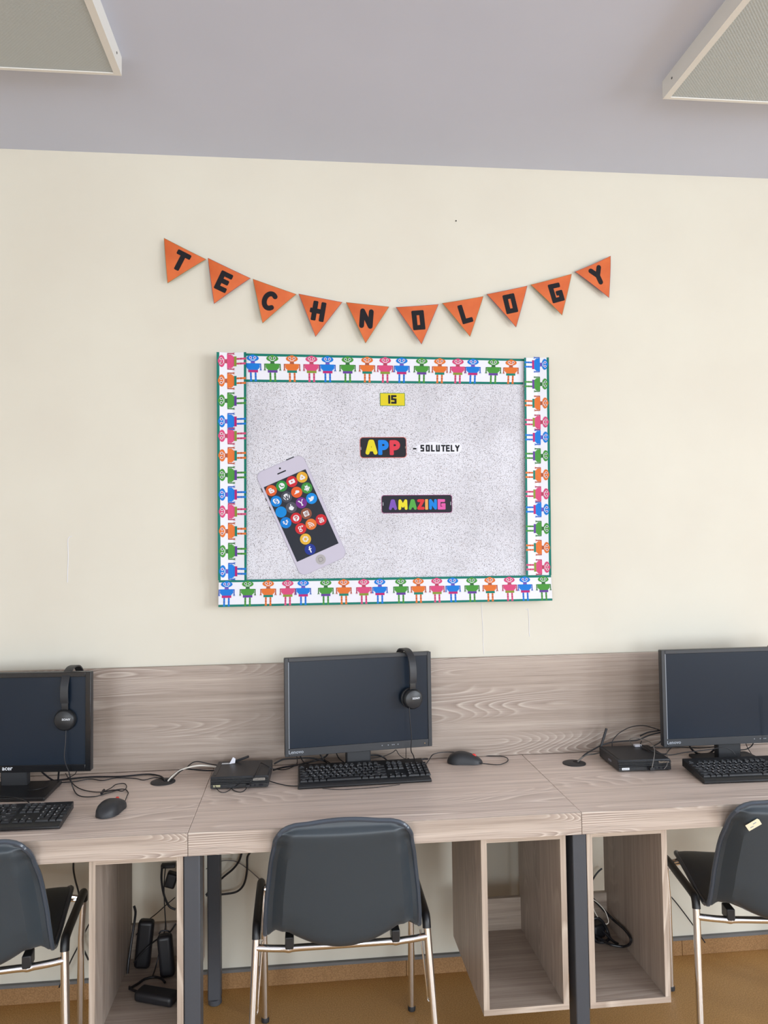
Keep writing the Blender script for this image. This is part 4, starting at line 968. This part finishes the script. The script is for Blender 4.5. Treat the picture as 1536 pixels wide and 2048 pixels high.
pcM = mini_pc((-.206, -.163, ZT+.0003), R_(-2), .182, .182, .0375, 'small flat black computer on the middle desk, left of its keyboard', [(-.070, .011, .022, .007, 'pale sticker on the front', '', C_(196, 190, 150)), (.062, .0285, .038, .0075, 'silver model badge', 'ThinkCentre', C_(170, 162, 150))], pts((470, 1523, 'z', .789), (497, 1513, 'y', -.10)))
MB().prism([(-.020, -.006), (.012, -.006), (.012, .006), (-.020, .006)], plane_map(W(455, 1527, z=.7885), (1, 0, 0), (0, 1, 0), (0, 0, 1)), 0, .0004, M['whiteprint']).build('barcode_sticker', pcM)
MB().prism([(-.009, 0), (.010, 0), (.008, .014), (-.002, .020)], plane_map(W(464, 1527, z=.789), (1, 0, .1), (.25, .2, 1), (0, -1, 0)), 0, .0005, M['white']).build('paper_tag', pcM)['label'] = 'curled white paper tag'
pcR = mini_pc((1.122, -.180, ZT+.0003), R_(-2), .180, .182, .0375, 'small flat black computer with an upright antenna, left of the right monitor', [(-.066, .0105, .025, .0075, 'white badge on the front', 'Lenovo', M['whiteprint']), (.064, .029, .036, .008, 'silver model badge', 'ThinkCentre', M['blackplastic'])], pts((1201, 1496, 'z', .782), (1213, 1457, 'y', -.075)))
MB().box((1.045, -.15, .764), (1.047, -.15, .766), M['whiteprint'])
p = W(1275, 1493, z=.788); MB().box((p.x-.012, p.y-.008, .7882), (p.x+.012, p.y+.008, .796), M['white']).build('white_plug', pcR, bevel=.001)
MB().prism(rrect(-.014, -.0035, .014, .0035, .003), plane_map((1.0316, -.19, .769), (0, -1, 0), (0, 0, 1), (-1, 0, 0)), 0, .0006, C_(150, 150, 158)).build('side_badge', pcR)

# ------------------------------------------------------------------ cables on the desks
def cable(points, label, m='cable', r=.0020, group=None, cat='cable', name='cable', sm=6):
    o = MB().tube(pts(*points), r, M[m], 8, sm).build(name); return tag(o, label, cat, group)
z = .7535
cable([(330, 1561, 'z', .755), (322, 1553, 'z', .757), (305, 1549, 'z', z), (285, 1549, 'z', z), (240, 1553, 'z', z), (180, 1554, 'z', z), (118, 1560, 'z', z), (70, 1566, 'z', z)], 'thick black cable from the left grommet to behind the left monitor', r=.0028)
cable([(326, 1557, 'z', .754), (310, 1555, 'z', z), (288, 1560, 'z', z), (270, 1557, 'z', z), (232, 1556, 'z', z+.002), (205, 1561, 'z', z), (180, 1558, 'z', z), (150, 1563, 'z', z), (100, 1567, 'z', z)], 'thin wavy black cable on the left desk, nearer the front than the thick one', r=.0017)
cable([(336, 1562, 'z', .755), (345, 1552, 'z', .764), (360, 1541, 'z', .770), (380, 1534, 'y', -.10), (400, 1531, 'y', -.10), (418, 1532, 'y', -.085), (436, 1534, 'y', -.075)], 'off white cable rising from the left grommet to the small computer', 'whitecable', .0026)
cable([(340, 1563, 'z', .755), (358, 1545, 'z', .768), (372, 1536, 'z', .775), (384, 1526, 'y', -.095), (396, 1523, 'y', -.090), (415, 1527, 'y', -.075), (438, 1531, 'y', -.06)], 'thin black cable arching over the off white one to the small computer', r=.0017)
cable([(334, 1561, 'z', .755), (350, 1547, 'z', .765), (366, 1538, 'z', .770)] + [(386, 1539, 'z', .760), (410, 1541, 'z', .757), (440, 1541, 'z', .757)], 'black cable lying under the off white one beside the left grommet', r=.0026)
# behind and below the middle monitor
cable([(548, 1528, 'y', -.06), (566, 1519, 'y', -.05), (590, 1517, 'y', -.05), (620, 1516, 'y', -.06), (646, 1521, 'y', -.07), (655, 1528, 'z', z)], 'thick black cable from the small computer running behind the middle monitor', r=.003)
cable([(547, 1540, 'z', .765), (565, 1535, 'z', .757), (590, 1531, 'z', .755), (620, 1524, 'y', -.07), (640, 1519, 'y', -.06), (652, 1512, 'y', -.06), (660, 1500, 'y', -.07)], 'black monitor cable looping up under the middle monitor, left of its stand', r=.003)
cable([(548, 1538, 'z', .765), (570, 1539, 'z', z), (592, 1530, 'z', z), (594, 1515, 'y', -.09), (590, 1503, 'y', -.09), (596, 1495, 'y', -.09)], 'thin black cable dropping at the left end of the middle monitor', r=.0015)
cable([(598, 1506, 'y', -.10), (603, 1518, 'y', -.09), (610, 1526, 'z', .757), (625, 1530, 'z', .757), (645, 1531, 'z', .757)], 'black cable hooking down left of the middle monitor stand', r=.002)
cable([(635, 1502, 'y', -.09), (642, 1512, 'y', -.08), (650, 1520, 'y', -.075), (660, 1526, 'z', .757)], 'short black cable slanting below the middle monitor', r=.002)
cable([(671, 1500, 'y', -.09), (676, 1514, 'y', -.08), (684, 1522, 'y', -.07), (692, 1527, 'z', .757)], 'black cable hanging close to the left side of the middle stand', r=.0018)
cable([(733, 1512, 'y', -.07), (750, 1510, 'y', -.06), (766, 1514, 'y', -.06), (775, 1522, 'z', .756)], 'black cable curving out right of the middle stand', r=.003)
cable([(735, 1517, 'y', -.07), (765, 1513, 'y', -.06), (785, 1505, 'y', -.06), (792, 1500, 'y', -.065), (797, 1508, 'y', -.06), (805, 1515, 'y', -.06), (815, 1519, 'z', .755)], 'thin black cable with a peak below the middle monitor', r=.0013)
cable([(812, 1496, 'y', -.12), (812, 1508, 'y', -.11), (812, 1522, 'z', .757)], 'straight thin black cable hanging below the middle monitor, right of its stand', r=.0012)
cable([(838, 1520, 'z', .755), (848, 1518, 'z', .757), (856, 1518, 'z', .757)], 'short black cable end behind the right corner of the middle keyboard', r=.003, sm=4)
cable([(645, 1577, 'z', .752), (680, 1579, 'z', .752), (720, 1577, 'z', .752), (760, 1574, 'z', .752), (800, 1569, 'z', .752)], 'thin black cable along the front of the middle keyboard', r=.0010)
# front of the middle small computer
cable([(496, 1571, 'y', -.262), (504, 1560, 'y', -.266), (512, 1546, 'z', .792), (518, 1532, 'z', .796), (522, 1526, 'z', .793), (535, 1532, 'z', .7905), (547, 1538, 'z', .780)], 'thin cable bent over the front edge of the middle small computer', r=.0014)
cable([(430, 1571, 'y', -.258), (433, 1577, 'z', .757), (441, 1584, 'z', .752), (452, 1584, 'z', .752), (465, 1576, 'z', .754), (480, 1567, 'y', -.262)], 'thin cable loop lying in front of the middle small computer', r=.0012)
cable([(462, 1577, 'z', .754), (470, 1582, 'z', .752), (482, 1584, 'z', .752), (491, 1579, 'z', .754), (495, 1570, 'y', -.260)], 'short thin cable looped below the front port of the middle small computer', r=.0014)
o = MB().box((-.006, -.008, -.004), (.006, .008, .004), M['cable'], Matrix.Translation(W(496, 1571, y=-.264))).build('usb_plug', bevel=.001); tag(o, 'black plug in the front of the middle small computer', 'plug')
# right grommet and right small computer
cable([(1155, 1524, 'z', .755), (1163, 1516, 'z', .764), (1173, 1510, 'z', .768), (1188, 1508, 'z', .765), (1200, 1505, 'z', .765)], 'thick grey brown cable from the right grommet', 'greycable', .0030)
cable([(1157, 1522, 'z', .756), (1170, 1509, 'z', .772), (1185, 1500, 'y', -.10), (1202, 1491, 'y', -.08), (1222, 1485, 'y', -.07), (1250, 1482, 'y', -.07), (1275, 1480, 'y', -.08), (1300, 1470, 'y', -.09), (1325, 1464, 'y', -.10)], 'black cable from the right grommet over the right small computer to the monitor', r=.0026)
cable([(1224, 1493, 'y', -.08), (1226, 1480, 'y', -.08), (1240, 1465, 'y', -.08), (1262, 1454, 'y', -.08), (1285, 1451, 'y', -.08), (1307, 1456, 'y', -.09), (1326, 1463, 'y', -.10)], 'thin black cable arching highest behind the right small computer', r=.0016)
cable([(1280, 1472, 'y', -.09), (1295, 1465, 'y', -.10), (1312, 1462, 'y', -.11), (1326, 1460, 'y', -.11)], 'black cable entering behind the left side of the right monitor', r=.0026)
cable([(1265, 1490, 'z', .792), (1259, 1480, 'y', -.11), (1268, 1476, 'y', -.12), (1290, 1480, 'y', -.13), (1305, 1489, 'y', -.20), (1309, 1505, 'y', -.255), (1306, 1525, 'y', -.288), (1303, 1540, 'y', -.290)], 'grey cable hanging over the front of the right small computer', 'greycable', .0014)
cable([(1283, 1482, 'y', -.10), (1281, 1492, 'z', .792), (1293, 1500, 'z', .791), (1310, 1504, 'z', .791), (1330, 1508, 'z', .785), (1338, 1500, 'y', -.13), (1346, 1492, 'y', -.12)], 'black cable looping across the lid of the right small computer', r=.0018)
cable([(1334, 1497, 'y', -.18), (1335, 1515, 'y', -.25), (1334, 1530, 'y', -.288), (1328, 1538, 'y', -.289)], 'thin pale cable plugged into the right end of the right small computer', 'greycable', .0012)
cable([(1307, 1492, 'z', .792), (1318, 1486, 'y', -.11), (1326, 1478, 'y', -.11), (1330, 1472, 'y', -.12)], 'short black cable beside the lower left corner of the right monitor', r=.002)
cable([(1299, 1494, 'z', .792), (1330, 1495, 'y', -.14), (1360, 1494, 'y', -.13), (1395, 1496, 'y', -.12), (1430, 1494, 'y', -.12)], 'black cable passing level below the right monitor', r=.0018)
cable([(1378, 1490, 'y', -.15), (1386, 1501, 'y', -.13), (1400, 1508, 'y', -.12), (1418, 1507, 'y', -.11), (1428, 1500, 'y', -.11), (1440, 1494, 'y', -.11)], 'thick black cable sagging below the right monitor, left of its stand', r=.0036)
cable([(1466, 1500, 'y', -.14), (1490, 1499, 'y', -.12), (1503, 1492, 'y', -.12), (1508, 1482, 'y', -.13)], 'black cable curling up right of the right monitor stand', r=.002)
cable([(1490, 1482, 'y', -.13), (1495, 1495, 'y', -.12), (1503, 1508, 'z', z)], 'thin black cable dropping right of the right monitor stand', r=.0014)
o = MB().box((-.008, -.008, -.005), (.008, .008, .005), M['cable'], Matrix.Translation(W(1303, 1537, y=-.284))).build('usb_plug', bevel=.001); tag(o, 'black plug in the front of the right small computer', 'plug')
# below the left monitor
cable([(118, 1540, 'y', -.12), (117, 1552, 'y', -.11), (116, 1564, 'z', z)], 'thick black cable hanging straight below the left monitor', r=.003)
cable([(80, 1540, 'y', -.12), (92, 1551, 'y', -.10), (105, 1560, 'y', -.08), (118, 1565, 'z', z)], 'black cable slanting down right of the left monitor stand', r=.003)
cable([(155, 1538, 'y', -.13), (150, 1548, 'y', -.12), (140, 1554, 'y', -.10), (128, 1560, 'z', z)], 'thin black cable curving down under the right corner of the left monitor', r=.0014)
cable([(10, 1545, 'y', -.12), (16, 1565, 'y', -.12), (32, 1576, 'y', -.12), (60, 1580, 'z', .766), (90, 1575, 'z', .764), (108, 1566, 'z', .758)], 'thin black cable draped in front of the left monitor stand', r=.0014)

# ------------------------------------------------------------------ under the desks
def adapter(lo, hi, label, xf):
    o = MB().box(lo, hi, M['cable'], xf).build('power_adapter', bevel=.011, segs=4); return tag(o, label, 'power adapter', 'black power adapters in the left shelf')
zf = .187+.0170
p = W(285, 1900, y=-.215)
adapter((-.024, -.017, 0), (.024, .017, .145), 'tall black power adapter standing on end in the left shelf', Matrix.Translation((p.x, -.225, zf+.0)) @ Matrix.Rotation(R_(6), 4, 'Y') @ Matrix.Translation((0, 0, .003)))
p = W(343, 1930, y=-.25)
adapter((-.022, -.017, 0), (.022, .017, .125), 'black power adapter leaning at the right side of the left shelf', Matrix.Translation((p.x-.004, -.285, zf)) @ Matrix.Rotation(R_(-5), 4, 'Y') @ Matrix.Translation((0, 0, .003)))
p = W(315, 2002, z=zf)
adapter((-.062, -.026, 0), (.062, .026, .030), 'black power adapter lying flat at the front of the left shelf', Matrix.Translation((p.x-.002, p.y, zf+.0003)) @ Matrix.Rotation(R_(-22), 4, 'Z'))
g = 'black cables in the left shelf'
cable([(268, 1812, 'y', -.17), (271, 1825, 'y', -.18), (268, 1850, 'y', -.2), (262, 1890, 'y', -.22), (256, 1935, 'y', -.24), (256, 1965, 'y', -.27), (262, 1978, 'z', zf+.006), (280, 1985, 'z', zf+.016)], 'thick black cable running down the left side of the left shelf', r=.004)
cable([(324, 1735, 'y', -.13), (323, 1760, 'y', -.13), (328, 1790, 'y', -.13), (338, 1812, 'y', -.13), (351, 1819, 'y', -.13)], 'thick black cable hanging from the top of the left shelf and curving right', r=.0036)
cable([(331, 1735, 'y', -.15), (328, 1770, 'y', -.15), (329, 1810, 'y', -.16), (331, 1850, 'y', -.17), (327, 1868, 'y', -.19), (319, 1880, 'y', -.2), (318, 1905, 'y', -.22), (311, 1935, 'y', -.24), (304, 1955, 'z', zf+.004)], 'thin black cable hanging the full height of the left shelf', r=.0018)
cable([(352, 1847, 'y', -.19), (338, 1866, 'y', -.2), (318, 1876, 'y', -.2), (300, 1890, 'y', -.245), (282, 1908, 'y', -.25), (268, 1925, 'y', -.25)], 'black cable slanting across the adapters in the left shelf', r=.0024)
cable([(350, 1795, 'y', -.13), (330, 1812, 'y', -.13), (312, 1828, 'y', -.13), (295, 1842, 'y', -.16), (272, 1870, 'y', -.2)], 'thin black cable running from the wall down to the tall adapter', r=.0016)
cable([(258, 1978, 'z', zf+.005), (275, 1968, 'z', zf+.006), (290, 1958, 'z', zf+.006), (308, 1954, 'z', zf+.006), (322, 1957, 'z', zf+.008), (330, 1965, 'z', zf+.010)], 'thick black cable curved over the floor of the left shelf', r=.0036)
cable([(318, 1868, 'y', -.26), (323, 1862, 'y', -.26), (336, 1862, 'y', -.26), (339, 1870, 'y', -.26), (334, 1890, 'y', -.265), (325, 1905, 'y', -.27), (321, 1925, 'y', -.27), (330, 1933, 'y', -.29)], 'black cable knot between the two upright adapters', r=.0024)
o = MB().box((-.018, -.02, -.024), (.018, .012, .024), M['cable'], Matrix.Translation(W(343, 1758, y=-.10)) @ Matrix.Rotation(R_(18), 4, 'Y')).build('power_plug', bevel=.006); tag(o, 'black power plug hanging at the top of the left shelf', 'plug')
o = MB().box((-.030, -.01, -.006), (.016, .012, .006), M['cable'], Matrix.Translation(W(341, 1731, y=-.10))).build('socket_strip', bevel=.002); tag(o, 'black socket strip fixed under the left desk top', 'socket strip')
cable([(147, 1722, 'y', -.03), (147, 1740, 'y', -.03), (151, 1762, 'y', -.03), (157, 1785, 'y', -.03), (163, 1830, 'y', -.03), (160, 1870, 'y', -.03), (166, 1895, 'y', -.03), (177, 1920, 'y', -.03)], 'black cable hanging on the wall beside the left chair', r=.0030)
cable([(178, 1848, 'y', -.04), (168, 1868, 'y', -.04), (155, 1895, 'y', -.04), (140, 1925, 'y', -.04), (118, 1975, 'y', -.04)], 'black cable slanting across the wall behind the left chair leg', r=.0024)
cable([(484, 1704, 'y', -.03), (478, 1722, 'y', -.03), (466, 1738, 'y', -.03), (448, 1753, 'y', -.03), (432, 1768, 'y', -.03), (412, 1790, 'y', -.03)], 'thick black cable curving down to the rear leg of the middle desk', r=.0036)
cable([(503, 1702, 'y', -.03), (495, 1714, 'y', -.03), (494, 1742, 'y', -.03), (488, 1768, 'y', -.03), (474, 1783, 'y', -.03), (450, 1788, 'y', -.03), (412, 1791, 'y', -.03)], 'thick black cable making the lower, wider bend left of the middle chair', r=.0036)
cable([(412, 1738, 'y', -.02), (440, 1723, 'y', -.02), (462, 1721, 'y', -.02), (480, 1727, 'y', -.02), (502, 1743, 'y', -.02), (522, 1761, 'y', -.02), (540, 1775, 'y', -.02)], 'thin grey cable crossing the wall left of the middle chair', 'greycable', .0018)
zr = .195+.0170
cable([(1204, 1737, 'y', -.03), (1196, 1744, 'y', -.03), (1188, 1755, 'y', -.03), (1180, 1769, 'y', -.03)], 'black cable end on the wall at the back of the right shelf', r=.0030)
cable([(1182, 1794, 'y', -.22), (1200, 1812, 'y', -.25), (1225, 1838, 'x', 1.004), (1248, 1858, 'x', 1.009), (1261, 1876, 'x', 1.009), (1259, 1888, 'x', 1.008), (1246, 1893, 'x', 1.000), (1222, 1889, 'z', zr+.012), (1205, 1880, 'z', zr+.012), (1186, 1868, 'z', zr+.02)], 'thick black cable looped wide in the right shelf', r=.0042)
cable([(1182, 1796, 'y', -.25), (1188, 1820, 'y', -.26), (1200, 1840, 'y', -.26), (1212, 1848, 'y', -.26), (1217, 1842, 'y', -.26), (1210, 1822, 'y', -.26), (1196, 1806, 'y', -.25), (1183, 1797, 'y', -.25)], 'off white cable loop hanging in the right shelf', 'whitecable', .0016)
cable([(1182, 1840, 'y', -.26), (1194, 1836, 'y', -.26), (1206, 1845, 'y', -.26), (1215, 1862, 'y', -.26), (1218, 1878, 'z', zr+.008), (1205, 1884, 'z', zr+.006), (1190, 1880, 'z', zr+.008), (1182, 1862, 'y', -.27)], 'black cable coil tangled in the left of the right shelf', r=.0050)
cable([(1178, 1860, 'z', zr+.03), (1196, 1856, 'z', zr+.03), (1212, 1868, 'z', zr+.02), (1226, 1882, 'z', zr+.008), (1236, 1888, 'z', zr+.006)], 'short thick black cable lying over the coil in the right shelf', r=.0046)
o = MB().box((-.022, -.03, 0), (.026, .03, .045), M['cable'], Matrix.Translation((W(1196, 1862, y=-.25).x-.008, -.235, zr)) @ Matrix.Rotation(R_(20), 4, 'Z')).build('power_adapter', bevel=.008, segs=3); tag(o, 'black power adapter half hidden under the coil in the right shelf', 'power adapter')
cable([(1330, 1780, 'y', -.03), (1352, 1805, 'y', -.03), (1375, 1835, 'y', -.03), (1393, 1860, 'y', -.03), (1410, 1885, 'y', -.03)], 'thin black cable slanting across the wall left of the right chair', r=.0022)
